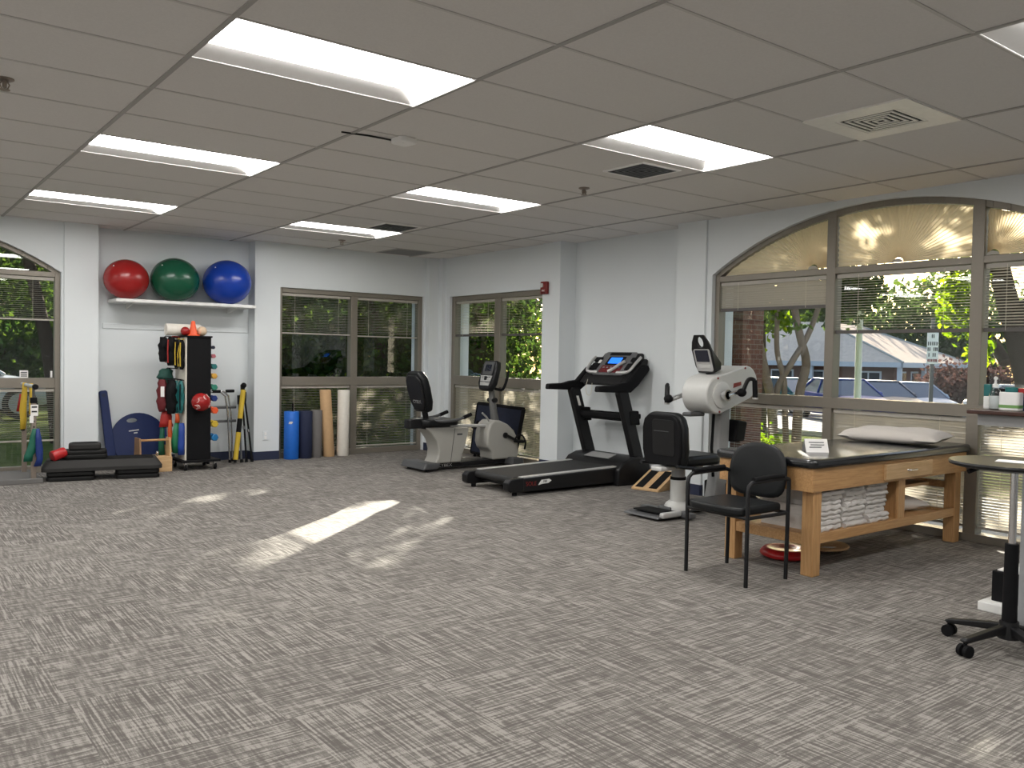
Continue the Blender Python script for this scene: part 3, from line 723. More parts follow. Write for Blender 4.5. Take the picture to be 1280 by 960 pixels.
for k, (x, y, rx, h, lab, mm) in enumerate([(74, 44, 10, 8.5, 'far green tree crown rising behind the brick building, left', m_leaff), (84, 36, 10, 9.0, 'far green tree crown behind the middle of the building roof', m_leaff),
                               (92, 25, 10, 8.0, 'far green tree crown behind the right end of the roof', m_leaff), (70, 56, 10, 9, 'far tree crown beyond the lawn, left of the building', m_leaff), (40, 55, 9, 11, 'distant tree beyond the lot, seen through the corner window', m_leaff),
                               (24, 40, 9, 10, 'distant tree across the side road, behind the far window', m_leaff), (9, 36, 8, 9, 'distant tree across the side road, behind the left far window pane', m_leaff), (0, 34, 7, 9, 'distant tree across the side road behind the left arched window', m_leaff), (90, 8, 12, 8, 'far tree crown at the right edge, behind the large trunk', m_leaff)]):
    h *= 1.22
    tree(lab, (x, y), [([(0, 0, 0), (0, 0, h*.5), (0, 0, h*.8)], .35, .15)], [(0, 0, h*.58, rx, rx*.7, h*.5, 4), (-rx*.4, 0, h*.4, rx*.6, rx*.5, h*.36, 2), (rx*.4, 0, h*.4, rx*.6, rx*.5, h*.36, 2)], 6500, .70, mm, group='tree line in the distance')
def bush(label, loc, r_, n, mt, L, h=1.): 
    z = gz(*loc); r = thing('shrub', label, 'shrub', (loc[0], loc[1], z))
    bm = B()
    for k in range(5): tube(bm, [(0, 0, 0), (r_*.3*cos(k*1.3), r_*.3*sin(k*1.3), h*.4), (r_*.6*cos(k*1.3), r_*.6*sin(k*1.3), h*.8)], [.03, .02, .01], 6)
    obj('stem', bm, m_bark, r)
    foliage('foliage', [(loc[0], loc[1], z+h*.5, r_, r_, h*.55, 3), (loc[0]+r_*.4, loc[1]-r_*.5, z+h*.42, r_*.7, r_*.7, h*.45, 1)], n, L, mt, r, (loc[0], loc[1], z))
bush('rounded reddish brown shrub at the right end of the parked cars', (35.4, 12.6), 1.75, 4200, m_leafr, .24, 2.2)
bush('low green shrub under the multi-stemmed tree outside the arched window', (8.4, 3.4), .55, 1500, m_leafb, .09, .55)
bush('low hedge plant outside the corner window', (7.6, 7.8), .9, 2600, m_leafd, .10, 1.0)
bush('low hedge plant outside the far window, behind the foam rolls', (4.4, 8.4), .9, 2400, m_leafd, .10, .85)
bush('low hedge plant outside the far window next to the room corner', (5.7, 9.5), .9, 2400, m_leafb, .10, .9)
bush('dense dark hedge shrub across the lawn, behind the left half of the far window', (5.2, 14.0), 2.2, 7000, m_leafd, .2, 2.9)
bush('dense dark hedge shrub across the lawn, behind the right half of the far window', (9.4, 14.2), 2.3, 7000, m_leafd, .2, 3.0)
bush('dense dark shrub across the lawn outside the left arched window', (1.5, 22.0), 2.8, 7000, m_leafd, .22, 3.6)
# building across the parking lot
def bldg():
    P0 = Vector((47.3, 21.6, 0)); e1 = Vector((-.21, .978, 0)).normalized(); e2 = Vector((.978, .21, 0)).normalized()
    g = -1.4; M = Matrix((e2, e1, Vector((0, 0, 1)))).transposed().to_4x4(); M.translation = P0+Vector((0, 0, g))
    r = thing('brick_building', 'low brick building with a brown hipped roof across the parking lot', 'building', P0+Vector((0, 0, g)))
    r.matrix_world = M
    Lx, Ly, hz = 17, 15, 2.55
    bm = B(); box(bm, .6, Lx-.6, .6, Ly-.6, -.6, hz); obj('wall', bm, m_brick, r, smooth=0)
    bm = B(); o_ = .1
    a = [bm.verts.new(p) for p in ((-o_, -o_, hz+.28), (Lx, -o_, hz+.28), (Lx, Ly, hz+.28), (-o_, Ly, hz+.28))]
    t = [bm.verts.new(p) for p in ((5.2, 6.6, hz+3.0), (Lx-5, 6.6, hz+3.0), (Lx-5, 8.4, hz+3.0), (5.2, 8.4, hz+3.0))]
    for k in range(4): bm.faces.new((a[k], a[(k+1) % 4], t[(k+1) % 4], t[k]))
    bm.faces.new(t); obj('roof', bm, m_roof, r, smooth=0)
    bm = B()
    for p, q in zip([(-o_, -o_), (Lx, -o_)], [(5.2, 6.6), (Lx-5, 6.6)]): tube(bm, [(p[0], p[1], hz+.30), (q[0], q[1], hz+3.03)], .07, 6)
    obj('roof_ridge', bm, m_conc, r)
    bm = B(); box(bm, -.1, Lx, -.1, 0, hz, hz+.30); box(bm, -.1, 0, -.1, Ly, hz, hz+.30); box(bm, 0, Lx, 0, .7, hz, hz+.06); box(bm, 0, .7, 0, Ly, hz, hz+.06); obj('fascia', bm, m_trimw, r, smooth=0)
    for k in range(6):
        x = 1.4+k*2.6
        bm = B(); box(bm, x, x+1.5, .54, .60, .4, 2.3); w = obj('window', bm, m_trimw, r, smooth=0)
        bm = B()
        for q in (0, 1): box(bm, x+.10+q*.7, x+.70+q*.7, .51, .54, .5, 2.2)
        obj('pane', bm, m_pane, w, smooth=0)
    for k in range(5):
        y = 1.3+k*2.7
        bm = B(); box(bm, .54, .60, y, y+1.5, .4, 2.3); w = obj('window', bm, m_trimw, r, smooth=0)
        bm = B()
        for q in (0, 1): box(bm, .51, .54, y+.10+q*.7, y+.70+q*.7, .5, 2.2)
        obj('pane', bm, m_pane, w, smooth=0)
    for (x, y) in ((.15, .15), (5.2, .15), (10.4, .15), (15.6, .15), (.15, 5.4), (.15, 10.6)):
        bm = B(); box(bm, x-.12, x+.12, y-.12, y+.12, -.6, hz); obj('porch_column', bm, m_trimw, r, smooth=0)
bldg()
bm = B()
for k in range(9): box(bm, -2.6+k*2, -2.52+k*2, -.04, .04, 0, 1.3)
box(bm, -2.6, 13.5, -.03, .03, 1.2, 1.28); box(bm, -2.6, 13.5, -.03, .03, .2, .26)
r_ = thing('railing', 'thin dark railing in front of the brick building', 'railing', (43.2, 21.8, gz(43, 0)), R(105)); obj('rails', bm, m_mblack, r_, smooth=0)
# cars: nose along local +x
def car(label, loc, rz, paint):
    r = thing('parked_car', label, 'car', (loc[0], loc[1], gz(*loc)+.02), rz, 'cars parked outside')
    st = [(-2.2, .55, .55, .80), (-2.1, .78, .36, .95), (-1.6, .86, .26, 1.02), (-.6, .89, .22, .98), (.6, .89, .22, .95), (1.1, .88, .22, .90), (1.7, .84, .26, .80), (2.1, .74, .34, .68), (2.25, .5, .42, .60)]
    bm = B(); rings = []
    for x, w, zb, zt in st:
        rings.append([bm.verts.new((x, y, z)) for y, z in ((-w*.94, zb), (-w, zb+.15), (-w, (zb+zt)/2), (-w*.96, zt-.06), (-w*.8, zt), (0, zt+.02), (w*.8, zt), (w*.96, zt-.06), (w, (zb+zt)/2), (w, zb+.15), (w*.94, zb))])
    for a, b in zip(rings, rings[1:]):
        for k in range(11): bm.faces.new((a[k], b[k], b[(k+1) % 11], a[(k+1) % 11]))
    bm.faces.new(rings[0]); bm.faces.new(rings[-1][::-1]); bmesh.ops.recalc_face_normals(bm, faces=bm.faces)
    obj('body', bm, paint, r, smooth=50)
    def cab(st, zlo, mt, nm):
        bm = B(); rr = []
        for x, w, z in st: rr.append([bm.verts.new((x, -w, z)), bm.verts.new((x, w, z))])
        return bm, rr
    bm = B()
    lo = [bm.verts.new(p) for p in ((-1.75, -.78, .95), (-1.75, .78, .95), (1.15, .80, .90), (1.15, -.80, .90))]
    hi = [bm.verts.new(p) for p in ((-1.05, -.60, 1.40), (-1.05, .60, 1.40), (.25, .60, 1.42), (.25, -.60, 1.42))]
    for k in range(4): bm.faces.new((lo[k], lo[(k+1) % 4], hi[(k+1) % 4], hi[k]))
    bm.faces.new(hi); bmesh.ops.recalc_face_normals(bm, faces=bm.faces); obj('cabin_glass', bm, m_carglass, r, smooth=0)
    bm = B()
    ro = [(-1.12, -.60, 1.405), (-1.12, .60, 1.405), (-.4, .64, 1.46), (.28, .60, 1.425), (.28, -.60, 1.425), (-.4, -.64, 1.46)]
    prism(bm, [(p[0], p[1]) for p in ro], 1.40, 1.455, 'Z')
    for s in (-1, 1):
        tube(bm, [(-1.75, s*.78, .95), (-1.08, s*.60, 1.42)], .05, 6); tube(bm, [(1.15, s*.80, .90), (.25, s*.60, 1.43)], .04, 6); tube(bm, [(-.35, s*.80, .94), (-.4, s*.61, 1.43)], .035, 6)
    obj('roof', bm, paint, r, smooth=40, bevel=.02)
    for x in (-1.35, 1.40):
        for s in (-1, 1):
            bm = B(); cyl(bm, (x, s*.70, .32), (x, s*.90, .32), .32, n=20); w = obj('wheel', bm, m_tyre, r)
            bm = B(); cyl(bm, (x, s*.89, .32), (x, s*.912, .32), .21, n=16); obj('rim', bm, m_sil, w)
    for s in (-1, 1):
        bm = B(); ball(bm, (2.08, s*.58, .62), .13, .9, 1.2, .7, 12); obj('headlamp', bm, m_sil, r)
        bm = B(); ball(bm, (-2.10, s*.62, .80), .12, .5, 1.2, .9, 12); obj('tail_lamp', bm, m_lampred, r)
    for s in (-1, 1):
        bm = B(); ball(bm, (.75, s*.93, .98), .09, .7, 1, .7, 10); obj('wing_mirror', bm, paint, r)
A = atan2(-.85, -.52)
car('blue car, leftmost of the three cars parked side by side', (26.4, 12.6), A, m_carblue)
car('dark grey car in the middle of the three cars parked side by side', (28.7, 12.6), A, m_cargrey)
car('silver blue car, rightmost of the three cars parked side by side', (30.9, 12.5), A, m_carsil)
car('teal car far off behind the stems of the multi-stemmed tree', (29.9, 17.3), A+.3, m_teal)
car('white car behind the large trunk at the right edge', (26.0, 5.9), A+.5, m_carwht)
car('white car outside the arched window at the left edge', (.05, 16.5), 0, m_carwht)
r = thing('light_pole', 'white light pole standing in front of the parked cars', 'pole', (15.52, 5.70, gz(15.5, 0)))
bm = B(); cyl(bm, (0, 0, 0), (0, 0, 3.25), .075, .06, n=14); obj('shaft', bm, m_pole, r)
bm = B(); prism(bm, rrect(.5, .2, .06), 3.25, 3.34, 'Z'); obj('lamp_head', bm, m_pole, r, bevel=.01)
bm = B(); cyl(bm, (0, 0, -.05), (0, 0, .25), .2, n=16); obj('base', bm, m_conc, r)
r = thing('parking_sign', 'white parking sign with dark lettering on a dark post outside', 'sign', (11.75, 2.29, gz(11.7, 0)), R(212))
r.scale = (1, .95, 1.07)
bm = B(); box(bm, -.03, -.005, -.03, .03, 0, 2.15); obj('post', bm, m_dgrey, r, smooth=0)
bm = B(); prism(bm, rrect(.165, .46, .02, cx=0, cy=1.72), 0, .006, 'X'); obj('panel', bm, m_white, r, smooth=0)
bm = B()   # the lettering is too far off to read: rows of dark and reddish strokes
for z, us in ((1.885, (-.01, .015)), (1.78, (-.06, -.03, .0, .03, .06)), (1.70, (-.065, -.04, .02, .045, .065)), (1.62, (-.05, .01, .04))):
    for u in us: box(bm, .006, .0075, u-.008, u+.008, z-.026, z+.026)
for u in (-.06, -.035, -.01, .015, .04, .06): box(bm, .006, .0075, u-.009, u+.009, 1.52, 1.56, 1)
obj('lettering', bm, [m_ink, m_alarm], r, smooth=0)
# ================================================================== GYM EQUIPMENT (world coordinates, shifted to each thing's base)
ORG = Vector((0, 0, 0))
def start(name, label, cat, loc, group=None):
    global ORG
    ORG = Vector(loc); return thing(name, label, cat, loc, 0, group)
def W(name, bm, mt, parent, **k):
    bm.transform(Matrix.Translation(-ORG)); return obj(name, bm, mt, parent, **k)
def WT(name, body, size, mt, parent, xa, ya, at, sx=1.0):
    return text(name, body, size, mt, parent, basis(xa, ya, Vector(at)-ORG), sx=sx)

# ---- treadmill
r = start('treadmill', 'black treadmill with a lit blue console screen, beside the recess wall', 'treadmill', (4.6, 2.66, 0))
n0, n1 = 2.27, 3.05
bm = B()
for y0, y1 in ((n0, n0+.085), (n1-.085, n1)):
    prism(bm, [(3.72, .035), (5.2, .035), (5.2, .195), (3.80, .165), (3.70, .14)], y0, y1, 'Y')
box(bm, 3.85, 5.2, n0+.08, n1-.08, .06, .13); W('deck', bm, m_black, r, smooth=0, bevel=.012)
bm = B()
tp = lambda x: .165+.030*(x-3.80)/1.4
prism(bm, [(3.84, tp(3.84)-.01), (5.2, tp(5.2)-.01), (5.2, tp(5.2)+.012), (3.84, tp(3.84)+.012)], n0+.01, n0+.075, 'Y'); W('side_rail', bm, m_sil, r, smooth=0, bevel=.004)
bm = B(); prism(bm, [(3.84, tp(3.84)-.01), (5.2, tp(5.2)-.01), (5.2, tp(5.2)+.012), (3.84, tp(3.84)+.012)], n1-.075, n1-.01, 'Y'); W('side_rail', bm, m_sil, r, smooth=0, bevel=.004)
bm = B(); P = []
for k in range(9): a = pi/2+pi*k/8; P.append((3.80+.035*cos(a), tp(3.80)-.028+.035*sin(a)))
P = [(5.22, tp(5.22)+.006)]+P+[(5.22, .12)]
prism(bm, P, n0+.085, n1-.085, 'Y'); W('belt', bm, m_belt, r, smooth=40)
for y in (n0+.085, n1):
    bm = B(); prism(bm, [(3.665, .06), (3.66, .13), (3.70, .165), (3.86, .172), (3.86, .045), (3.70, .04)], y-.088, y, 'Y'); W('end_cap', bm, m_black, r, smooth=0, bevel=.012)
for y in (n0+.05, n1-.05):
    bm = B(); cyl(bm, (3.78, y, 0), (3.78, y, .06), .025, n=12); W('foot', bm, m_mblack, r)
bm = B()
prism(bm, [(5.06, .0), (5.545, .0), (5.555, .16), (5.52, .26), (5.40, .295), (5.25, .285), (5.14, .245), (5.07, .17)], n0-.055, n1+.055, 'Y')
W('motor_cover', bm, m_black, r, smooth=30, bevel=.02, seg=3)
bm = B(); prism(bm, [(5.16, .255), (5.28, .292), (5.28, .300), (5.15, .262)], n0+.20, n1-.20, 'Y'); W('cover_panel', bm, m_grey, r, smooth=0, bevel=.003)
for y in (n0-.02, n1-.05):
    bm = B(); prism(bm, [(5.33, .26), (5.48, .26), (5.22, 1.00), (5.10, 1.00), (5.085, .965)], y, y+.07, 'Y'); up_ = W('upright', bm, m_black, r, smooth=0, bevel=.012)
    bm = B(); prism(bm, [(5.262, .63), (5.395, .63), (5.37, .78), (5.24, .78)], y-.014, y+.084, 'Y'); W('bracket_sleeve', bm, m_mblack, up_, smooth=0, bevel=.01)
    if y > 2.6:
        bm = B(); prism(bm, [(5.20, .80), (5.235, .80), (5.195, .91), (5.16, .91)], y-.003, y, 'Y'); W('sticker', bm, m_paper, up_, smooth=0)
bm = B()
prism(bm, [(5.24, .665), (5.42, .665), (5.42, .70), (5.24, .70)], n0, n1, 'Y')
for a in ((5.22, 5.25, n0, n1), (5.41, 5.44, n0, n1), (5.25, 5.41, 2.62, 2.65), (5.25, 5.41, 2.82, 2.85)): box(bm, *a, .69, .745)
W('accessory_tray', bm, m_mblack, r, smooth=0, bevel=.01)
for y, s in ((n0, -1), (n1, 1)):
    y0, y1 = (y-.035, y+.03) if s < 0 else (y-.03, y+.035)
    bm = B(); prism(bm, [(4.77, .985), (4.78, 1.045), (5.0, 1.052), (5.10, 1.075), (5.20, 1.085), (5.36, 1.23), (5.50, 1.27), (5.53, 1.22), (5.36, 1.05), (5.25, .975), (5.08, .975)], y0, y1, 'Y')
    W('handrail', bm, m_mblack, r, smooth=0, bevel=.014)
bm = B()
prism(bm, [(5.20, 1.055), (5.23, 1.035), (5.40, 1.06), (5.58, 1.30), (5.575, 1.39), (5.54, 1.395), (5.44, 1.30), (5.28, 1.13)], n0+.10, n1-.10, 'Y')
con = W('console', bm, m_black, r, smooth=0, bevel=.02, seg=3)
for y0, y1 in ((n0+.02, n0+.13), (n1-.13, n1-.02)):
    bm = B(); prism(bm, [(5.22, 1.06), (5.36, 1.05), (5.55, 1.24), (5.56, 1.33), (5.50, 1.335), (5.28, 1.13)], y0, y1, 'Y'); W('console_wing', bm, m_black, con, smooth=0, bevel=.02, seg=3)
# the console face leans: ex runs across (towards -y), ey up the slope
fy = Vector((.255, 0, .265)).normalized(); fx = Vector((0, -1, 0)); fn = fx.cross(fy)   # normal looks back and up at the runner
fc = Vector((5.405, 2.66, 1.262))
MF = basis(fx, fy, fc)
def face_plate(name, x0, x1, y0, y1, t, mt, bev=0., rr=.012, par=None, z0=0.):
    bm = B(); prism(bm, rrect(x1-x0, y1-y0, min(rr, (y1-y0)/2.2, (x1-x0)/2.2), cx=(x0+x1)/2, cy=(y0+y1)/2), z0, z0+t, 'Z', M=MF); return W(name, bm, mt, par or con, smooth=30, bevel=bev)
face_plate('face_panel', -.25, .25, -.16, .19, .010, mat('console_grey', (.13, .13, .135), .4), .003, .04)
face_plate('screen_bezel', -.135, .125, -.012, .115, .016, m_mblack, .003)
face_plate('screen', -.095, .085, .005, .095, .003, m_lcd, 0, .006, z0=.016)
face_plate('keypad', -.16, .16, -.125, -.02, .014, m_maroon, .002)
for k in range(5): face_plate('button', -.13+k*.058, -.10+k*.058, -.062, -.048, .004, m_grey, z0=.014)
for k in range(4): face_plate('button', -.10+k*.058, -.07+k*.058, -.10, -.086, .004, m_alarm, z0=.014)
face_plate('top_vent', -.16, .16, .135, .178, .014, m_mblack, .003)
for s in (-1, 1):
    face_plate('speaker_grille', s*.285-.06, s*.285+.06, .04, .10, .02, m_mblack, .003)
    face_plate('cup_holder', s*.27-.055, s*.27+.055, -.085, .01, .022, m_mblack, .01)
for s in (-1, 1):
    bm = B(); q = lambda x, y, z=.02: MF @ Vector((x, y, z))
    tube(bm, [q(s*.15, -.135, .02), q(s*.28, -.135, .025), q(s*.335, -.10, .03), q(s*.35, .02, .03), q(s*.35, .10, .02)], .017, 8, smooth_sub=4); W('silver_trim', bm, m_sil, con)
bm = B(); tube(bm, [MF @ Vector(p) for p in ((.02, -.13, .03), (.08, -.09, .035), (.13, -.02, .035), (.17, .03, .03))], .019, 8, smooth_sub=3); W('heart_rate_grip', bm, m_sil, con)
bm = B(); tube(bm, [(5.20, 2.86, 1.10), (5.185, 2.87, 1.02), (5.19, 2.86, .935), (5.20, 2.82, .925), (5.20, 2.80, .96), (5.21, 2.80, 1.06)], .003, 6, smooth_sub=4); W('safety_cord', bm, m_cord, r)
face_plate('paper_tag', -.245, -.205, .0, .05, .004, m_paper, z0=.022)
# marks on the near side at the tail
WT('logo', 'SOLE', .058, m_alarm, r, (1, 0, 0), (0, 0, 1), (3.945, n0-.001, .108))
bm = B(); prism(bm, [(4.03, .088), (4.07, .138), (4.17, .142), (4.20, .124), (4.16, .102), (4.08, .098)], n0-.002, n0+.001, 'Y'); W('badge', bm, m_white, r, smooth=0)
WT('logo', 'F80', .032, m_ink, r, (1, 0, 0), (0, 0, 1), (4.118, n0-.003, .120))
bm = B(); box(bm, 3.79, 3.85, n0-.001, n0+.001, .052, .072); W('sticker', bm, m_yellow, r, smooth=0)
bm = B(); tube(bm, [(5.545, 2.40, .06), (5.56, 2.33, .25), (5.565, 2.27, .34), (5.572, 2.20, .37)], .007, 8, smooth_sub=5); W('power_cord', bm, m_black, r)
r = start('wall_outlet', 'white power outlet on the recess wall with the treadmill cord', 'outlet', (5.575, 2.20, .37))
bm = B(); box(bm, 5.570, 5.578, 2.16, 2.24, .31, .43); W('cover_plate', bm, m_white, r, smooth=0, bevel=.002)
bm = B(); box(bm, 5.566, 5.572, 2.18, 2.22, .325, .36); W('socket', bm, m_refl, r, smooth=0)

# ---- recumbent exercise bike
r = start('recumbent_bike', 'grey and black recumbent exercise bike in the corner by the windows', 'exercise bike', (4.6, 4.32, 0))
yb = 4.30
bm = B(); box(bm, 3.98, 5.24, yb-.09, yb+.09, .03, .085); W('base_rail', bm, m_black, r, smooth=0, bevel=.01)
bm = B(); prism(bm, [(3.86, .03), (4.06, .03), (4.10, .095), (3.90, .105)], 4.10, 4.62, 'Y'); W('rear_foot', bm, m_dgrey, r, smooth=0, bevel=.015)
bm = B(); prism(bm, [(5.09, .02), (5.28, .02), (5.27, .10), (5.11, .11)], 4.06, 4.60, 'Y'); W('front_foot', bm, m_dgrey, r, smooth=0, bevel=.015)
for x, y in ((3.95, 4.16), (3.95, 4.56), (5.19, 4.12), (5.19, 4.52)):
    bm = B(); cyl(bm, (x, y, 0), (x, y, .035), .024, n=10); W('foot_pad', bm, m_mblack, r)
bm = B(); prism(bm, [(3.93, .505), (4.0, .45), (4.08, .35), (4.11, .24), (4.10, .15), (4.06, .085), (4.42, .085), (4.47, .25), (4.53, .46), (4.53, .485), (4.30, .505)], yb-.13, yb+.13, 'Y'); hs = W('rear_housing', bm, m_bike, r, smooth=35, bevel=.018, seg=3)
bm = B(); prism(bm, [(4.27, .09), (4.275, .09), (4.33, .49), (4.325, .49)], yb-.132, yb+.132, 'Y'); W('seam', bm, m_dgrey, hs, smooth=0)
bm = B(); box(bm, 4.36, 4.43, yb-.134, yb-.128, .405, .425); W('latch', bm, m_dgrey, hs, smooth=0)
bm = B(); prism(bm, [(4.15, .50), (5.0, .47), (5.0, .50), (4.15, .535)], yb-.05, yb+.05, 'Y'); W('seat_rail', bm, m_sil, r, smooth=0, bevel=.008)
bm = B(); prism(bm, rrect(.50, .40, .10, cx=4.12, cy=yb), .525, .60, 'Z'); W('seat', bm, m_vinyl, r, smooth=40, bevel=.025, seg=3)
bm = B(); box(bm, 3.93, 4.28, yb-.11, yb+.11, .485, .53); W('seat_carriage', bm, m_black, r, smooth=0, bevel=.015)
Mb = basis((0, -1, 0), (-.285, 0, 1), (3.92, yb, .91))
bm = B(); P = [(.13, -.235), (.19, -.12), (.205, .05), (.185, .18), (.11, .245), (-.11, .245), (-.185, .18), (-.205, .05), (-.19, -.12), (-.13, -.235)]
prism(bm, P, -.045, .045, 'Z', M=Mb); bk = W('backrest', bm, m_vinyl, r, smooth=60, bevel=.03, seg=4)
bm = B(); prism(bm, [(u*.82, v*.86) for u, v in P], .04, .062, 'Z', M=Mb); W('back_shell', bm, m_black, bk, smooth=60, bevel=.012)
WT('logo', 'CYBEX', .055, m_grey, bk, (0, -1, 0), (-.285, 0, 1), Mb @ Vector((0, -.10, .0635)))
bm = B(); tube(bm, [(4.02, yb, .55), (4.00, yb, .64), (3.97, yb, .76)], .035, 10, smooth_sub=3); W('backrest_post', bm, m_black, r)
for s in (-1, 1):
    bm = B(); tube(bm, [(4.0, yb+s*.14, .60), (4.08, yb+s*.24, .585), (4.26, yb+s*.255, .595), (4.40, yb+s*.25, .63), (4.46, yb+s*.25, .652)], .017, 8, smooth_sub=4); g = W('seat_handle', bm, m_dgrey, r)
    bm = B(); tube(bm, [(4.36, yb+s*.252, .618), (4.47, yb+s*.25, .655)], .022, 8); W('grip', bm, m_mblack, g)
bm = B(); prism(bm, rrect(.17, .14, .03, cx=3.80, cy=yb-.06), .50, .605, 'Z'); W('water_holder', bm, m_black, r, smooth=40, bevel=.01)
FH = [(4.82, .22), (4.79, .30), (4.80, .42), (4.84, .52), (4.90, .565), (4.99, .555), (5.10, .51), (5.20, .43), (5.255, .33), (5.275, .22), (5.275, .13), (5.255, .085), (4.875, .085), (4.865, .19)]
bm = B(); prism(bm, FH, yb-.135, yb+.135, 'Y'); fh = W('front_housing', bm, m_bike, r, smooth=30, bevel=.022, seg=3)
bm = B(); cyl(bm, (5.06, yb-.150, .375), (5.06, yb+.150, .375), .036, n=18); W('crank_hub', bm, m_black, fh)
for s, dx, dz in ((-1, .165, -.075), (1, -.165, .075)):
    bm = B(); yy = yb+s*.165; tube(bm, [(5.06, yy, .375), (5.06+dx, yy+s*.015, .375+dz)], [.020, .016], 8); ca = W('crank_arm', bm, m_black, r)
    bm = B(); box(bm, 5.06+dx-.055, 5.06+dx+.055, min(yy, yy+s*.11), max(yy, yy+s*.11), .375+dz-.014, .375+dz+.014); pd = W('pedal', bm, m_mblack, ca, smooth=0, bevel=.006)
    bm = B(); tube(bm, [(5.06+dx-.05, yy+s*.005, .37+dz), (5.06+dx-.03, yy+s*.03, .44+dz), (5.06+dx+.02, yy+s*.07, .45+dz), (5.06+dx+.05, yy+s*.1, .37+dz), (5.06+dx+.06, yy+s*.07, .28+dz)], .012, 6, smooth_sub=3); W('pedal_strap', bm, m_mblack, pd)
bm = B(); tube(bm, [(5.005, yb, .53), (4.97, yb, .70), (4.94, yb, .92)], [.052, .044, .038], 12, smooth_sub=3); po = W('console_post', bm, mat('post_grey', (.14, .14, .135), .4), r)
bm = B(); cyl(bm, (4.955, yb-.07, .80), (4.955, yb+.07, .80), .03, n=12); W('clamp_knob', bm, m_black, po)
bm = B(); tube(bm, [(4.84, yb-.10, .55), (4.80, yb-.10, .60), (4.735, yb-.10, .655)], .012, 8); W('trim_rod', bm, m_sil, r)
Mc = basis((0, -1, 0), (.30, 0, 1), (4.90, yb, 1.10))
P = [(.10, -.19), (.155, -.10), (.15, .10), (.12, .185), (-.12, .185), (-.15, .10), (-.155, -.10), (-.10, -.19)]
bm = B(); prism(bm, P, -.05, .03, 'Z', M=Mc); cs = W('console', bm, m_black, r, smooth=50, bevel=.018, seg=3)
bm = B(); prism(bm, [(.095, .0), (.11, .165), (-.11, .165), (-.095, .0)], .03, .036, 'Z', M=Mc); W('display_panel', bm, m_dgrey, cs, smooth=0)
bm = B(); prism(bm, rrect(.12, .085, .006, cx=0, cy=.085), .036, .039, 'Z', M=Mc); W('screen', bm, m_lcdoff, cs, smooth=0)
bm = B(); prism(bm, [(.085, -.135), (.115, -.01), (-.115, -.01), (-.085, -.135)], .03, .037, 'Z', M=Mc); W('button_panel', bm, m_sil, cs, smooth=0)
bm = B(); prism(bm, rrect(.04, .05, .012, cx=0, cy=-.045), .037, .046, 'Z', M=Mc)
for x in (-.075, -.04, .04, .075): prism(bm, rrect(.014, .014, .006, cx=x, cy=-.03), .037, .042, 'Z', M=Mc)
prism(bm, rrect(.2, .008, .003, cx=0, cy=-.09), .037, .041, 'Z', M=Mc); W('buttons', bm, m_black, cs, smooth=0)
for s in (-1, 1):
    bm = B(); tube(bm, [(4.93, yb+s*.03, .95), (4.98, yb+s*.15, .93), (5.01, yb+s*.18, .99), (5.045, yb+s*.18, 1.09), (5.07, yb+s*.17, 1.15)], .017, 8, smooth_sub=4); W('handlebar', bm, m_mblack, r)
WT('logo', 'CYBEX', .05, m_sil, r, (1, 0, 0), (0, 0, 1), (4.22, yb-.0912, .057), 1.3)

# ---- folded rebounder leaning at the corner window
r = start('folded_trampoline', 'folded dark blue trampoline with black edging, leaning behind the exercise bike', 'trampoline', (5.2, 4.75, 0))
Mt = basis((0, -1, 0), (.05, 0, 1), (5.335, 4.74, .375))
bm = B(); P = [(-.50, -.32), (.43, -.34), (.56, .31), (-.40, .33)]
prism(bm, P, -.02, .02, 'Z', M=Mt); W('fabric_bed', bm, m_navyfab, r, smooth=0, bevel=.008)
bm = B()
Q = [Mt @ Vector((u, v, 0)) for u, v in P]
for a, b in zip(Q, Q[1:]+Q[:1]): tube(bm, [a, b], .026, 8)
W('edge_frame', bm, m_mblack, r)
for u in (-.42, .36):
    bm = B(); a = Mt @ Vector((u, -.33, 0)); cyl(bm, a, (a.x-.01, a.y, 0), .018, n=10); W('leg', bm, m_mblack, r)

# ---- wooden slant board beside the treadmill
r = start('slant_board', 'small wooden slant board with black grip strips, on the floor by the treadmill', 'slant board', (5.40, 1.93, 0))
bm = B(); M = Matrix.Translation((5.26, 1.91, 0)) @ Matrix.Rotation(R(12), 4, 'Z')
prism(bm, [(-.16, 0), (.22, 0), (.22, .17), (.20, .175), (-.16, .02)], -.16, .16, 'Y', M=M); W('board', bm, m_wood2, r, smooth=0, bevel=.004)
for y0, y1 in ((-.125, -.035), (.035, .125)):
    bm = B(); s = lambda x: .02+(.155/.36)*(x+.16)
    prism(bm, [(-.14, s(-.14)), (.18, s(.18)), (.18, s(.18)+.004), (-.14, s(-.14)+.004)], y0, y1, 'Y', M=M); W('grip_strip', bm, m_rubber, r, smooth=0)

# ---- upper body exerciser with its seat
r = start('arm_exerciser', 'grey upper body arm crank exerciser with a black bucket seat, by the arched window', 'arm exerciser', (4.55, .78, 0))
ya = .80
bm = B(); box(bm, 4.20, 5.22, ya-.07, ya+.07, .02, .085)
for x in (4.25, 5.16): box(bm, x-.04, x+.04, ya-.28, ya+.28, .015, .06)
W('base_rail', bm, m_dgrey, r, smooth=0, bevel=.01)
for k in range(5):
    bm = B(); cyl(bm, (4.46+k*.10, ya-.075, .055), (4.46+k*.10, ya-.068, .055), .012, n=10); W('rail_bolt', bm, m_sil, r)
bm = B(); prism(bm, [(3.96, .02), (4.24, .02), (4.24, .06), (3.97, .035)], ya-.16, ya+.24, 'Y'); fp = W('foot_plate', bm, m_dgrey, r, smooth=0, bevel=.006)
bm = B(); box(bm, 4.02, 4.20, ya-.10, ya+.18, .055, .063); W('tread', bm, m_rubber, fp, smooth=0)
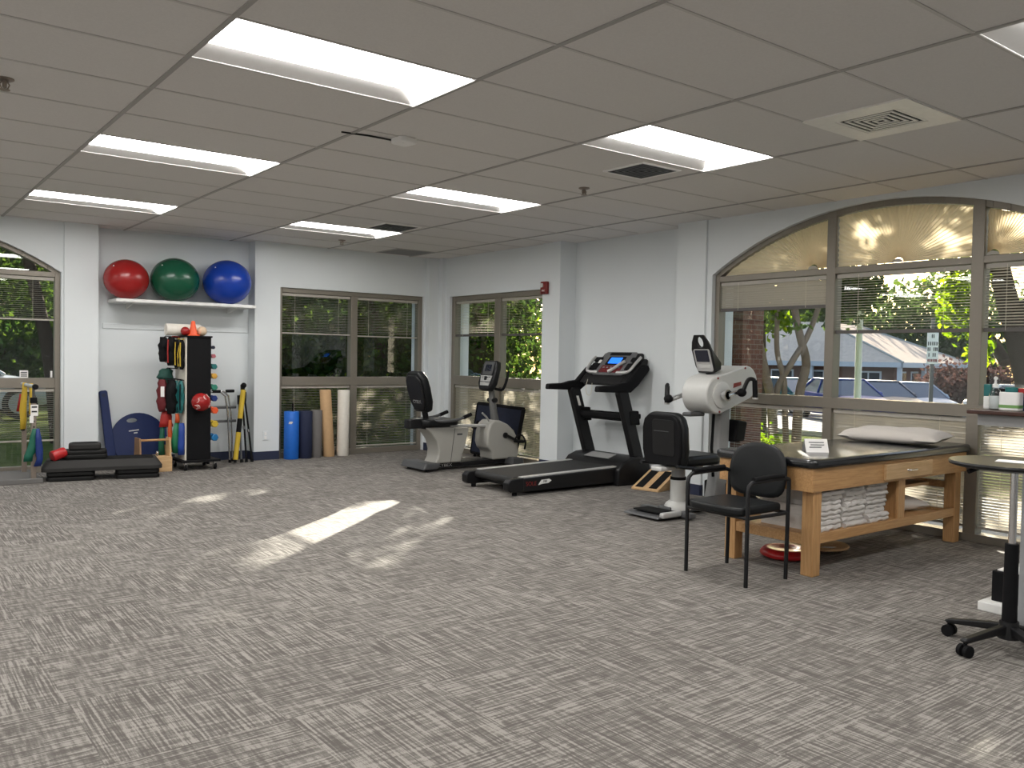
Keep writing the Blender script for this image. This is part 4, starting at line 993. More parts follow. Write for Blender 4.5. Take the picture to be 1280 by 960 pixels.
bm = B(); box(bm, 3.99, 4.22, ya-.19, ya-.14, .025, .072); W('foot_bar', bm, m_sil, fp, smooth=0, bevel=.015)
bm = B(); lathe(bm, [(.115, .06), (.115, .085), (.10, .11), (.075, .13)], (4.33, ya-.04, 0), 24); W('post_flange', bm, m_lgrey, r)
bm = B(); cyl(bm, (4.33, ya-.04, .12), (4.33, ya-.04, .31), .066, n=24); W('seat_post', bm, m_lgrey, r)
bm = B(); cyl(bm, (4.33, ya-.04, .31), (4.33, ya-.04, .335), .068, n=24); W('post_collar', bm, m_mblack, r)
bm = B(); cyl(bm, (4.33, ya-.04, .335), (4.33, ya-.04, .41), .058, n=24); W('inner_post', bm, m_grey, r)
bm = B(); prism(bm, [(4.05, .40), (4.58, .40), (4.60, .435), (4.05, .435)], ya-.10, ya+.02, 'Y'); W('seat_bracket', bm, m_lgrey, r, smooth=0, bevel=.01)
for s in (-1, 1):
    bm = B(); tube(bm, [(4.08, ya-.04+s*.2, .455), (4.40, ya-.04+s*.24, .42), (4.66, ya-.04+s*.235, .41), (4.80, ya-.04+s*.22, .435)], .015, 8, smooth_sub=3); W('seat_lever', bm, m_black, r)
bm = B(); prism(bm, rrect(.50, .44, .10, cx=4.42, cy=ya-.04), .440, .53, 'Z'); W('seat', bm, m_vinyl, r, smooth=40, bevel=.03, seg=3)
Ms = basis((0, -1, 0), (-.06, 0, 1), (4.15, ya-.05, .665))
P = [(.20, -.225), (.23, -.10), (.225, .10), (.20, .18), (.14, .225), (-.14, .225), (-.20, .18), (-.225, .10), (-.23, -.10), (-.20, -.225)]
bm = B(); prism(bm, P, -.05, .035, 'Z', M=Ms); bk = W('backrest', bm, m_vinyl, r, smooth=60, bevel=.03, seg=4)
bm = B(); prism(bm, [(u*.93, v*.95) for u, v in P], .030, .06, 'Z', M=Ms); W('back_shell', bm, m_mblack, bk, smooth=60, bevel=.014)
bm = B(); prism(bm, rrect(.24, .30, .03, cx=.03, cy=.02), .06, .064, 'Z', M=Ms); W('shell_panel', bm, m_black, bk, smooth=0, bevel=.002)
bm = B(); box(bm, -.07, .09, .070, .075, .064, .067, M=Ms); W('shell_seam', bm, m_dgrey, bk, smooth=0)
bm = B(); prism(bm, [(4.78, .04), (5.02, .04), (4.98, .30), (5.0, .92), (4.86, .92), (4.84, .30)], ya-.05, ya+.07, 'Y'); W('column', bm, m_grey, r, smooth=0, bevel=.02)
bm = B(); prism(bm, [(4.95, .02), (5.28, .02), (5.28, .06), (5.10, .20), (4.95, .24)], ya-.2, ya+.2, 'Y'); W('column_foot', bm, m_mblack, r, smooth=0, bevel=.02)
bm = B(); tube(bm, [(4.79, ya-.03, .88), (4.77, ya-.03, .55), (4.80, ya-.03, .30)], .013, 8); W('gas_strut', bm, m_mblack, r)
bm = B(); prism(bm, [(5.02, .60), (5.16, .60), (5.20, .78), (5.05, .80)], ya-.09, ya+.08, 'Y'); W('pouch', bm, m_mblack, r, smooth=0, bevel=.02)
# belt housing: two drums joined by tangents
c0, c1, ra, rb = Vector((4.68, 1.03)), Vector((5.06, 1.135)), .165, .150
dv = (c1-c0); an = atan2(dv.y, dv.x); be = math.acos((ra-rb)/dv.length)
P = []
for k in range(19): a = an+be+(2*pi-2*be)*k/18; P.append((c0.x+ra*cos(a), c0.y+ra*sin(a)))
for k in range(19): a = an-be+2*be*k/18; P.append((c1.x+rb*cos(a), c1.y+rb*sin(a)))
yh0, yh1 = ya-.17, ya+.11
bm = B(); prism(bm, P, yh0, yh1, 'Y'); hd = W('drive_housing', bm, m_lgrey, r, smooth=30, bevel=.014, seg=3)
for (x, z) in ((4.66, 1.175), (5.03, 1.265), (5.16, 1.05), (4.69, .885)):
    bm = B(); cyl(bm, (x, yh0-.004, z), (x, yh0, z), .010, n=8); W('housing_screw', bm, m_alarm, hd)
bm = B(); lathe(bm, [(.115, 0), (.115, .012), (.10, .018)], n=28, M=Matrix.Translation((4.71, yh0, 1.03)) @ Matrix.Rotation(R(90), 4, 'X')); W('hub_disc', bm, m_lgrey, hd)
bm = B(); cyl(bm, (4.71, yh0-.075, 1.03), (4.71, yh0, 1.03), .036, n=18); W('crank_shaft', bm, m_steel, r)
bm = B(); prism(bm, [(4.87, 1.09), (4.98, 1.115), (4.975, 1.145), (4.875, 1.13)], yh0-.003, yh0, 'Y'); W('badge', bm, m_alarm, hd, smooth=0)
def crank(x, y, z, x2, z2, s):
    bm = B(); cyl(bm, (x, y, z), (x, y+s*.03, z), .05, n=16); tube(bm, [(x, y+s*.02, z), (x2, y+s*.03, z2)], .022, 10); c_ = W('crank_arm', bm, m_steel, r)
    yy = y+s*.05
    bm = B(); ball(bm, (x2, yy+s*.02, z2), .042, 1, 1, .9, 14); W('joint', bm, m_mblack, c_)
    bm = B(); tube(bm, [(x2, yy+s*.03, z2), (x2+.02, yy+s*.06, z2+.10), (x2+.05, yy+s*.08, z2+.12), (x2+.07, yy+s*.10, z2+.105)], .018, 8, smooth_sub=4); h_ = W('handle_bow', bm, m_black, c_)
    bm = B(); tube(bm, [(x2+.07, yy+s*.10, z2+.11), (x2+.075, yy+s*.105, z2-.04)], .022, 10); W('handle_grip', bm, m_mblack, h_)
    bm = B(); cyl(bm, (x2+.075, yy+s*.105, z2-.055), (x2+.075, yy+s*.105, z2-.04), .024, n=10); W('grip_cap', bm, m_sil, h_)
crank(4.71, yh0-.045, 1.03, 4.84, 1.055, -1)
crank(4.62, yh1+.01, 1.03, 4.44, .985, 1)
bm = B(); box(bm, 4.47, 4.66, ya-.04, ya+.06, .84, .875); W('adjust_lever', bm, m_dgrey, r, smooth=0, bevel=.012)
Md = basis((-.15, -1, 0), (-.32, 0, 1), (4.68, ya-.02, 1.385))
bm = B(); tube(bm, [(4.74, ya-.02, 1.16), (4.73, ya-.02, 1.25)], .035, 12); W('display_neck', bm, m_mblack, r)
P = [(.10, -.165), (.125, -.10), (.13, .05), (.105, .12), (.06, .185), (-.06, .185), (-.105, .12), (-.13, .05), (-.125, -.10), (-.10, -.165)]
bm = B()
hole = [(.040*cos(2*pi*k/10), .118+.048*sin(2*pi*k/10)) for k in range(10)]
# shell with the hand hole: bridge outer and inner loops on both faces
def ring(z, pts): return [bm.verts.new(Md @ Vector((u, v, (z if z > 0 else (.022 if v > .04 else -.05))))) for u, v in pts]
of, ob = ring(.045, P), ring(-.02, [(u*.9, v*.95) for u, v in P]); hf, hb = ring(.045, hole), ring(-.02, hole)
for A_, B_ in ((of, ob), (hb, hf)):
    for k in range(10): bm.faces.new((A_[k], A_[(k+1) % 10], B_[(k+1) % 10], B_[k]))
for O_, H_ in ((of, hf), (ob, hb)):
    es = [bm.edges.get((O_[k], O_[(k+1) % 10])) for k in range(10)]+[bm.edges.get((H_[k], H_[(k+1) % 10])) for k in range(10)]
    bmesh.ops.bridge_loops(bm, edges=es)
bmesh.ops.recalc_face_normals(bm, faces=bm.faces)
dp = W('display', bm, m_black, r, smooth=40, bevel=.006)
bm = B(); prism(bm, rrect(.205, .20, .02, cx=0, cy=-.045), .045, .050, 'Z', M=Md); W('bezel', bm, m_sil, dp, smooth=0)
bm = B(); prism(bm, rrect(.165, .105, .006, cx=0, cy=-.005), .050, .053, 'Z', M=Md); W('screen', bm, m_lcdoff, dp, smooth=0)
bm = B(); prism(bm, rrect(.15, .03, .01, cx=0, cy=-.10), .050, .053, 'Z', M=Md); W('button_strip', bm, m_lgrey, dp, smooth=0)

# ---- armchair
r = start('armchair', 'black vinyl armchair with a thin black steel frame, in front of the treatment table', 'chair', (3.1, -.80, 0))
FL, FR_, RR, RL = (2.91, -.565), (2.89, -1.035), (3.275, -1.045), (3.31, -.575)
for f, b_ in ((FL, RL), (FR_, RR)):
    bm = B(); tube(bm, [(f[0], f[1], 0), (f[0], f[1], .56), (f[0]+.008, f[1], .592), (f[0]+.035, f[1], .612), (f[0]+.20, f[1], .618), (b_[0]-.04, b_[1], .622), (b_[0], b_[1], .61)], .0125, 10); W('front_leg', bm, m_black, r)
    bm = B(); tube(bm, [(b_[0]-.01, b_[1], 0), (b_[0], b_[1], .61)], .0125, 10); W('rear_leg', bm, m_black, r)
    bm = B(); tube(bm, [(f[0]+.05, f[1], .628), (f[0]+.2, f[1], .634), (b_[0]-.06, b_[1], .636)], .016, 8); W('armrest', bm, m_mblack, r)
bm = B(); tube(bm, [(FL[0], FL[1], .405), (FR_[0], FR_[1], .405)], .011, 8); tube(bm, [(FL[0], FL[1], .405), (RL[0], RL[1], .405)], .011, 8); tube(bm, [(FR_[0], FR_[1], .405), (RR[0], RR[1], .405)], .011, 8); tube(bm, [(RL[0], RL[1], .405), (RR[0], RR[1], .405)], .011, 8)
tube(bm, [(RL[0], RL[1], .58), (3.34, -.62, .60), (3.345, -1.0, .60), (RR[0], RR[1], .58)], .010, 8); W('frame', bm, m_black, r)
bm = B(); prism(bm, [(2.855, -.64), (2.85, -.80), (2.855, -.96), (2.885, -1.01), (3.24, -1.015), (3.27, -.99), (3.27, -.61), (3.25, -.585), (2.90, -.585)], .413, .462, 'Z'); W('seat', bm, m_vinyl, r, smooth=40, bevel=.02, seg=4)
Mk = basis((0, -1, 0), (.10, 0, 1), (3.325, -.79, .635))
P = [(.195, -.175), (.222, -.05), (.215, .06), (.17, .14), (.08, .178), (-.08, .178), (-.17, .14), (-.215, .06), (-.222, -.05), (-.195, -.175), (0, -.165)]
bm = B()
rings = []
for z, sc_, bow in ((-.02, .95, 0), (0.0, 1.0, 0), (.022, .97, 0)):
    rings.append([bm.verts.new(Mk @ Vector((u*sc_, v*sc_, z+.30*(u*sc_)**2*1.0))) for u, v in P])
for a, b in zip(rings, rings[1:]):
    for k in range(len(P)): bm.faces.new((a[k], a[(k+1) % len(P)], b[(k+1) % len(P)], b[k]))
for rg in (rings[0][::-1], rings[-1]):
    cen = bm.verts.new(sum((v.co for v in rg), Vector())/len(rg)-Mk.to_3x3() @ Vector((0, 0, .006)))
    for k in range(len(rg)): bm.faces.new((rg[k], rg[(k+1) % len(rg)], cen))
bmesh.ops.recalc_face_normals(bm, faces=bm.faces)
o = W('backrest', bm, m_vinyl, r, smooth=60); o.modifiers.new('subd', 'SUBSURF').render_levels = 2

# ---- treatment table
r = start('treatment_table', 'wooden treatment table with a black padded top and one drawer, under the arched window', 'treatment table', (4.38, -.80, 0))
tx0, tx1, ty0, ty1 = 3.40, 5.36, -1.12, -.45
for x, y in ((tx0+.03, ty0), (tx0+.03, ty1-.085), (tx1-.105, ty0), (tx1-.105, ty1-.085)):
    bm = B(); box(bm, x, x+.085, y, y+.085, 0, .67); W('leg', bm, m_woodz, r, smooth=0, bevel=.006)
bm = B()
box(bm, tx0+.0, tx1-.0, ty0-.018, ty0, .53, .675); box(bm, tx0, tx1, ty1, ty1+.018, .53, .675); box(bm, tx0-.018, tx0+.0, ty0-.018, ty1+.018, .53, .675); box(bm, tx1, tx1+.018, ty0-.018, ty1+.018, .53, .675); W('apron', bm, m_wood, r, smooth=0, bevel=.003)
bm = B(); box(bm, 4.20, 4.82, ty0-.040, ty0-.018, .548, .655); dw = W('drawer', bm, m_wood2, r, smooth=0, bevel=.004)
bm = B(); tube(bm, [(4.47, ty0-.04, .602), (4.48, ty0-.062, .602), (4.56, ty0-.062, .602), (4.57, ty0-.04, .602)], .005, 8); W('drawer_pull', bm, m_steel, dw)
bm = B(); prism(bm, rrect(tx1-tx0+.10, ty1-ty0+.10, .06, cx=(tx0+tx1)/2, cy=(ty0+ty1)/2), .676, .735, 'Z'); W('padded_top', bm, m_topvinyl, r, smooth=40, bevel=.022, seg=4)
bm = B(); box(bm, tx0+.06, tx1-.3, ty0+.01, ty1-.01, .235, .258); box(bm, tx0+.036, tx1-.036, ty0+.005, ty0+.03, .20, .262); box(bm, tx0+.036, tx1-.036, ty1-.03, ty1-.005, .20, .262); W('lower_shelf', bm, m_wood, r, smooth=0, bevel=.003)
bm = B(); box(bm, tx0+.038, tx0+.062, ty0+.034, ty1-.034, .19, .256); W('stretcher', bm, m_wood, r, smooth=0, bevel=.003)
for z in (.19, .40):
    bm = B(); box(bm, tx1-.08, tx1-.05, ty0+.034, ty1-.034, z, z+.05); W('stretcher', bm, m_wood, r, smooth=0, bevel=.003)
bm = B(); box(bm, 4.45, 4.54, ty0+.008, ty0+.03, .258, .53); box(bm, 4.45, 4.54, ty1-.03, ty1-.008, .258, .53); box(bm, 4.47, 4.50, ty0+.03, ty1-.03, .258, .53); W('divider', bm, m_woodz, r, smooth=0, bevel=.003)
bm = B(); box(bm, 4.50, tx1-.3, ty0+.10, ty1-.01, .44, .462); W('upper_shelf', bm, m_wood, r, smooth=0, bevel=.003)
# folded towels: every towel of the stacks is a thing
def towel_mesh(w, d, h):
    bm = B(); n = 10
    prof = []
    for k in range(9): a = -pi/2+pi*k/8; prof.append((d/2-h/2+h/2*cos(a), h/2*sin(a)))
    prof += [(-d/2, h*.48), (-d/2+.004, .05*h), (-d/2, -h*.48)]
    rings = []
    for i in range(n+1):
        x = -w/2+w*i/n; rings.append([bm.verts.new((x, u+random.uniform(-.004, .004), v+random.uniform(-.002, .002)+.004*sin(i*1.7))) for u, v in prof])
    for a, b in zip(rings, rings[1:]):
        for k in range(len(prof)): bm.faces.new((a[k], b[k], b[(k+1) % len(prof)], a[(k+1) % len(prof)]))
    bm.faces.new(rings[0]); bm.faces.new(rings[-1][::-1]); bmesh.ops.recalc_face_normals(bm, faces=bm.faces); return bm
base_t = None
rows = ((3.68, 8, 'left', .032), (3.96, 8, 'middle', .033), (4.24, 9, 'right', .030))
ordn = ('bottom', 'second', 'third', 'fourth', 'fifth', 'sixth', 'seventh', 'eighth', 'ninth')
for x, n, nm, h in rows:
    z = .258+h/2
    for k in range(n):
        lab = 'folded white towel, %s in the %s stack under the treatment table' % ('topmost' if k == n-1 else 'bottom' if k == 0 else ordn[k]+' up', nm)
        if base_t is None or k < 4 and nm == 'left':
            o = tag(obj('folded_towel', towel_mesh(.25, .44, .032), m_towel, smooth=60), lab, 'towel', 'towels stacked under the treatment table')
            base_t = base_t or []; base_t.append(o)
        else:
            o = random.choice(base_t).copy(); C.objects.link(o); o['label'] = lab
        o.location = (x+random.uniform(-.012, .012), -.86+random.uniform(-.015, .015), z); o.rotation_euler = (0, 0, pi+random.uniform(-.06, .06)); o.scale = (1, 1, h/.032); z += h*.985
def pillow(label, c, sx, sy, h, rz, tilt=0, seed=1):
    rnd = random.Random(seed); bm = B(); n = 22; V = {}
    for t in (1, -1):
        for i in range(n+1):
            for j in range(n+1):
                u, v = -1+2*i/n, -1+2*j/n
                if (i in (0, n) or j in (0, n)) and t == -1: V[t, i, j] = V[1, i, j]; continue
                e = max(0, (1-u**4))**.5*max(0, (1-v**4))**.5
                pin = 1-.06*(1-abs(u))*abs(v)**3-.06*(1-abs(v))*abs(u)**3
                wv = .10*sin(3.1*u+2.2*v+seed)+.07*sin(6.3*v-4*u)+.05*sin(9*u+seed)
                z = h*.5*e*(1+wv)*(t if t > 0 else -.75)
                V[t, i, j] = bm.verts.new((sx/2*u*pin, sy/2*v*pin, z))
    for t in (1, -1):
        for i in range(n):
            for j in range(n):
                q = [V[t, i, j], V[t, i+1, j], V[t, i+1, j+1], V[t, i, j+1]]; bm.faces.new(q if t > 0 else q[::-1])
    o = tag(obj('pillow', bm, m_pillow, smooth=70), label, 'pillow'); o.location = c; o.rotation_euler = (0, R(tilt), rz); return o
pillow('long white pillow lying on the far end of the black treatment table', (4.98, -.79, .786), .42, .72, .115, R(8), -3, 2)
pillow('white pillow on the lower shelf, right of the towel stacks', (4.80, -.80, .305), .46, .5, .125, R(-8), 2, 5)
r = start('tent_card', 'small white folded tent card standing on the black treatment table', 'card', (3.86, -.90, .735))
bm = B(); M = Matrix.Translation((3.80, -.88, .735)) @ Matrix.Rotation(R(-38), 4, 'Z')
v = [(-.075, -.045, 0), (.075, -.045, 0), (.075, 0, .085), (-.075, 0, .085), (-.075, .045, 0), (.075, .045, 0)]
V_ = [bm.verts.new(M @ Vector(p)) for p in v]; bm.faces.new((V_[0], V_[1], V_[2], V_[3])); bm.faces.new((V_[3], V_[2], V_[5], V_[4])); W('card_fold', bm, m_paper, r, smooth=0)
bm = B()
for k, (a, b) in enumerate(((-.05, .05), (-.04, .05), (-.05, .03))):
    t = .7-k*.18; box(bm, a, b, -.046+.045*t-.001, -.0455+.045*t, .085*t, .085*t+.007, M=M)
W('print', bm, m_grey, r, smooth=0)
r = start('balance_disc', 'red inflated balance disc on the carpet under the treatment table', 'balance disc', (3.77, -.70, 0))
bm = B(); lathe(bm, [(.0, .055), (.08, .058), (.12, .068), (.145, .066), (.168, .045), (.172, .032), (.165, .016), (.13, .004), (0, .0)], (3.77, -.70, 0), 36); W('disc', bm, m_red, r, smooth=60)
r = start('wobble_board', 'round wooden wobble board on the carpet beside the red balance disc', 'wobble board', (4.13, -.72, 0))
bm = B(); lathe(bm, [(0, .056), (.195, .056), (.20, .050), (.195, .042), (0, .042)], (4.13, -.72, 0), 36); W('board', bm, m_wood2, r, smooth=40)
bm = B(); lathe(bm, [(0, 0), (.05, .006), (.075, .025), (.08, .042), (0, .042)], (4.13, -.72, 0), 20); W('pivot', bm, m_mblack, r)
for k in range(3):
    bm = B(); tube(bm, [(4.02+k*.022, -.80, .0575), (4.07+k*.022, -.86, .0575)], .003, 5); W('stripe', bm, m_white, r)

# ---- counter at the right edge and what stands on it
r = start('counter', 'dark brown counter shelf with a grey apron at the right edge of the photo', 'counter', (4.95, -2.2, 0))
bm = B(); box(bm, 4.55, 5.36, -3.1, -1.50, 1.008, 1.036); W('counter_top', bm, m_dwood, r, smooth=0, bevel=.005)
bm = B(); box(bm, 4.60, 4.63, -3.05, -1.55, .935, 1.008); box(bm, 4.63, 5.36, -1.58, -1.55, .935, 1.008); W('apron', bm, m_grey, r, smooth=0)
for x in (4.62, 5.28):
    bm = B(); box(bm, x, x+.05, -3.05, -3.0, 0, .94); W('leg', bm, m_grey, r, smooth=0)
bm = B(); box(bm, 5.28, 5.33, -2.08, -2.03, 0, .94); W('leg', bm, m_grey, r, smooth=0)
def lathe_obj(name, prof, c, mt, par, n=24, **k): bm = B(); lathe(bm, prof, c, n); return W(name, bm, mt, par, **k)
zc = 1.036
r = start('wipes_pack', 'tall teal and white wipes pack at the left end of the dark counter', 'pack', (4.76, -1.548, zc))
bm = B(); box(bm, 4.73, 4.79, -1.572, -1.524, zc, zc+.085); W('label_band', bm, m_white, r, smooth=0, bevel=.006)
bm = B(); box(bm, 4.73, 4.79, -1.572, -1.524, zc+.085, zc+.165); W('pack_top', bm, m_teal, r, smooth=0, bevel=.006)
r = start('sanitizer_bottle', 'clear pump bottle of hand sanitizer on the dark counter', 'bottle', (4.70, -1.612, zc))
lathe_obj('bottle', [(.030, 0), (.036, .006), (.036, .10), (.030, .125), (.014, .14), (.014, .15)], (4.70, -1.612, zc), m_clear, r, smooth=60)
lathe_obj('gel', [(.028, .004), (.0335, .01), (.0335, .09), (.0, .092)], (4.70, -1.612, zc), mat('gel', (.75, .78, .78), .2), r, smooth=60)
lathe_obj('pump_collar', [(.018, .145), (.018, .168), (.008, .17), (.006, .20)], (4.70, -1.612, zc), m_white, r)
bm = B(); tube(bm, [(4.735, -1.59, zc+.203), (4.70, -1.612, zc+.208), (4.685, -1.622, zc+.206)], [.007, .011, .011], 8); W('pump_head', bm, m_white, r)
r = start('black_box', 'small black and grey box behind the sanitizer bottle on the counter', 'box', (4.95, -1.56, zc))
bm = B(); box(bm, 4.89, 4.95, -1.60, -1.51, zc, zc+.055); W('lower_half', bm, m_grey, r, smooth=0, bevel=.004)
bm = B(); box(bm, 4.89, 4.95, -1.60, -1.51, zc+.055, zc+.135); W('upper_half', bm, m_mblack, r, smooth=0, bevel=.004)
r = start('wipes_tub', 'white tub with a green stripe and teal lid on the dark counter', 'tub', (4.72, -1.705, zc))
bm = B(); prism(bm, rrect(.10, .125, .02, cx=4.72, cy=-1.705), zc, zc+.118, 'Z'); tb = W('tub_body', bm, m_white, r, smooth=40, bevel=.004)
bm = B(); prism(bm, rrect(.102, .127, .021, cx=4.72, cy=-1.705), zc+.016, zc+.036, 'Z'); W('green_stripe', bm, mat('label_green', (.16, .33, .10), .5), tb, smooth=40)
bm = B(); prism(bm, rrect(.06, .075, .02, cx=4.735, cy=-1.70), zc+.118, zc+.15, 'Z'); W('lid', bm, m_teal, r, smooth=40, bevel=.004)
r = start('red_container', 'red lidded container at the right edge, behind the white tub', 'container', (4.80, -1.80, zc))
bm = B(); prism(bm, rrect(.12, .11, .02, cx=4.80, cy=-1.79), zc, zc+.11, 'Z'); W('container_body', bm, m_royal, r, smooth=40, bevel=.004)
bm = B(); prism(bm, rrect(.14, .13, .02, cx=4.80, cy=-1.79), zc+.11, zc+.145, 'Z'); W('lid', bm, m_redball, r, smooth=40, bevel=.006)

# ---- rolling tray table at the right edge
r = start('rolling_table', 'round black rolling tray table on a chrome column at the right edge', 'table', (3.01, -2.423, 0))
cx, cy = 3.01, -2.423
bm = B(); lathe(bm, [(0, .875), (.25, .875), (.272, .882), (.276, .892), (.272, .900), (0, .902)], (cx, cy, -.02), 48); W('table_top', bm, m_black, r, smooth=40)
bm = B(); prism(bm, [(cx+u, cy+v) for u, v in ((-.09, .05), (.02, .08), (.06, -.07), (-.05, -.10))], .882, .884, 'Z'); W('paper_sheet', bm, m_paper, r, smooth=0)
bm = B(); cyl(bm, (cx, cy, .835), (cx, cy, .856), .05, n=18); cyl(bm, (cx, cy, .83), (cx, cy, .85), .03, n=16); W('top_mount', bm, m_mblack, r)
bm = B(); tube(bm, [(cx, cy, .862), (cx-.10, cy+.09, .855), (cx-.17, cy+.13, .832)], [.006, .006, .011], 8); W('height_lever', bm, m_mblack, r)
bm = B(); cyl(bm, (cx, cy, .48), (cx, cy, .84), .0165, n=18); W('gas_column', bm, m_steel, r)
bm = B(); cyl(bm, (cx, cy, .075), (cx, cy, .50), .033, .029, n=20); W('column_sleeve', bm, m_mblack, r)
bm = B(); cyl(bm, (cx, cy, .06), (cx, cy, .14), .05, .040, n=20); W('hub', bm, m_black, r)
for k in range(5):
    a = R(163+72*k); dx, dy = cos(a), sin(a)
    Ml = basis((dx, dy, 0), (0, 0, 1), (cx, cy, 0))
    bm = B(); prism(bm, [(.02, .075), (.02, .125), (.08, .118), (.27, .085), (.29, .075), (.275, .062), (.08, .082)], -.018, .018, 'Z', M=Ml); lg = W('leg', bm, m_black, r, smooth=0, bevel=.006)
    px_, py_ = cx+dx*.27, cy+dy*.27; tx_, ty_ = -dy, dx
    bm = B()
    for s in (-1, 1): cyl(bm, (px_+tx_*s*.008, py_+ty_*s*.008, .028), (px_+tx_*s*.026, py_+ty_*s*.026, .028), .028, n=18)
    cyl(bm, (px_, py_, .03), (px_, py_, .072), .009, n=8); cyl(bm, (px_-tx_*.02, py_-ty_*.02, .028), (px_+tx_*.02, py_+ty_*.02, .028), .008, n=8); W('caster', bm, m_mblack, lg)
bm = B(); box(bm, 3.32, 3.42, -3.4, -2.336, 0, .86); struct('partition_wall', bm, mat('partition_grey', (.36, .37, .38), .6), smooth=0)
r = start('floor_stand', 'low white base board on the carpet behind the rolling tray table', 'stand', (3.84, -2.17, 0))
bm = B(); box(bm, 3.58, 4.10, -2.30, -2.03, .0, .05); W('base_board', bm, m_white, r, smooth=0, bevel=.006)
r = start('black_case', 'black box standing on the low white board behind the rolling table', 'box', (3.78, -2.18, .05))
bm = B(); box(bm, 3.65, 3.93, -2.28, -2.07, .05, .215); cs = W('case', bm, m_mblack, r, smooth=0, bevel=.006)
bm = B(); box(bm, 3.67, 3.91, -2.26, -2.09, .215, .222); W('lid', bm, m_vent, cs, smooth=0)

# ================================================================== ALONG THE BACK WALL
r = start('wall_shelf', 'long white wall shelf holding three exercise balls', 'shelf', (1.83, 6.16, 1.86))
bm = B(); prism(bm, [(1.09, 5.92), (2.58, 5.92), (2.62, 5.95), (2.62, 6.355), (1.05, 6.355), (1.05, 5.95)], 1.858, 1.895, 'Z'); W('board', bm, m_white, r, smooth=0, bevel=.006)
for x in (1.25, 2.42):
    bm = B(); prism(bm, [(6.355, 1.858), (6.06, 1.858), (6.06, 1.848), (6.335, 1.80), (6.355, 1.80)], x-.008, x+.008, 'X'); W('bracket', bm, m_white, r, smooth=0)
bm = B(); box(bm, 1.0, 2.66, 6.345, 6.36, 1.57, 1.63); struct('trim_1', bm, m_wall, smooth=0, bevel=.003)
for nm, mt, x, y, rr, lab in (('exercise_ball', m_redball, 1.185, 6.085, .232, 'red exercise ball at the left end of the white wall shelf'), ('exercise_ball', m_grnball, 1.71, 6.085, .262, 'green exercise ball in the middle of the white wall shelf'),
                              ('exercise_ball', m_bluball, 2.312, 6.08, .275, 'blue exercise ball at the right end of the white wall shelf')):
    r = start(nm, lab, 'exercise ball', (x, y, 1.895), 'exercise balls on the wall shelf')
    bm = B(); ball(bm, (x, y, 1.895+rr*.955), rr, 1.02, 1.0, .955, 48); b_ = W('ball', bm, mt, r, smooth=180)
    bm = B()
    a = R(215); n_ = Vector((cos(a)*.8, sin(a)*.8, .55)).normalized(); pp = Vector((x, y, 1.895+rr*.955))+n_*rr*.985; cyl(bm, pp, pp+n_*.006, .008, n=10); W('valve_plug', bm, m_white, b_)

# mobile weight rack
rx0, rx1, ry0, ry1 = 1.69, 1.97, 5.60, 5.98
r = start('weight_rack', 'tall black mobile weight rack standing below the exercise balls', 'rack', (1.83, 5.8, 0))
bm = B(); box(bm, rx0+.014, rx1-.012, ry0, ry1, .115, 1.485); W('front_panel', bm, m_mblack, r, smooth=0, bevel=.004)
bm = B(); box(bm, rx0, rx0+.014, ry0+.004, ry1, .115, 1.485); W('side_panel', bm, m_peg, r, smooth=0)
bm = B(); box(bm, rx1-.012, rx1, ry0+.004, ry1, .115, 1.485); W('side_panel', bm, m_mblack, r, smooth=0)
bm = B(); box(bm, rx0-.015, rx1+.01, ry0-.015, ry1+.01, 1.485, 1.503); W('top_board', bm, m_mblack, r, smooth=0, bevel=.003)
bm = B(); box(bm, rx0-.05, rx1+.10, ry0-.05, ry1+.05, .09, .115); W('base_board', bm, m_mblack, r, smooth=0, bevel=.004)
for x in (rx0, rx1+.05):
    for y in (ry0-.005, ry1):
        bm = B(); cyl(bm, (x, y, .09), (x, y, .07), .022, n=12); box(bm, x-.016, x-.012, y-.02, y+.02, .03, .075); box(bm, x+.012, x+.016, y-.02, y+.02, .03, .075); c_ = W('caster', bm, m_steel, r, smooth=30)
        bm = B(); cyl(bm, (x-.011, y, .034), (x+.011, y, .034), .034, n=18); W('wheel', bm, m_mblack, c_)
zd = [(1.378, .022, 'navy', m_navyfab), (1.279, .026, 'pink', mat('pink_vinyl', (.42, .12, .14), .5)), (1.161, .034, 'teal', m_teal), (1.053, .035, 'amber', mat('amber_vinyl', (.55, .30, .045), .5)), (.926, .037, 'green', mat('sea_green_vinyl', (.02, .20, .13), .5)),
      (.80, .037, 'dark blue', m_bandB), (.664, .041, 'orange', m_orange), (.51, .042, 'yellow', m_yellow), (.357, .043, 'bright blue', mat('sky_vinyl', (.01, .16, .38), .45))]
pegs = B()
for z, rr, cn, mt in zd:
    for y in (5.635, 5.725): tube(pegs, [(rx1-.01, y, z-rr*.62), (rx1+rr*1.5, y, z-rr*.62), (rx1+rr*2.0+.012, y, z-rr*.2)], .005, 6)
W('peg_row', pegs, m_steel, r)
for k, (z, rr, cn, mt) in enumerate(zd):
    d = start('dumbbell', 'small %s dumbbell on the right side of the black rack' % cn, 'dumbbell', (rx1+rr+.006, 5.68, z-rr), 'dumbbells on the black rack')
    xx = rx1+rr*.87+.012; L_ = .075+rr*1.1
    bm = B(); cyl(bm, (xx, 5.68-L_/2, z), (xx, 5.68+L_/2, z), .013, n=10); W('handle', bm, mt, d)
    for s in (-1, 1):
        bm = B(); cyl(bm, (xx, 5.68+s*L_/2-rr*.5, z), (xx, 5.68+s*L_/2+rr*.5, z), rr, n=6); W('head', bm, mt, d, smooth=0, bevel=rr*.18, seg=2)
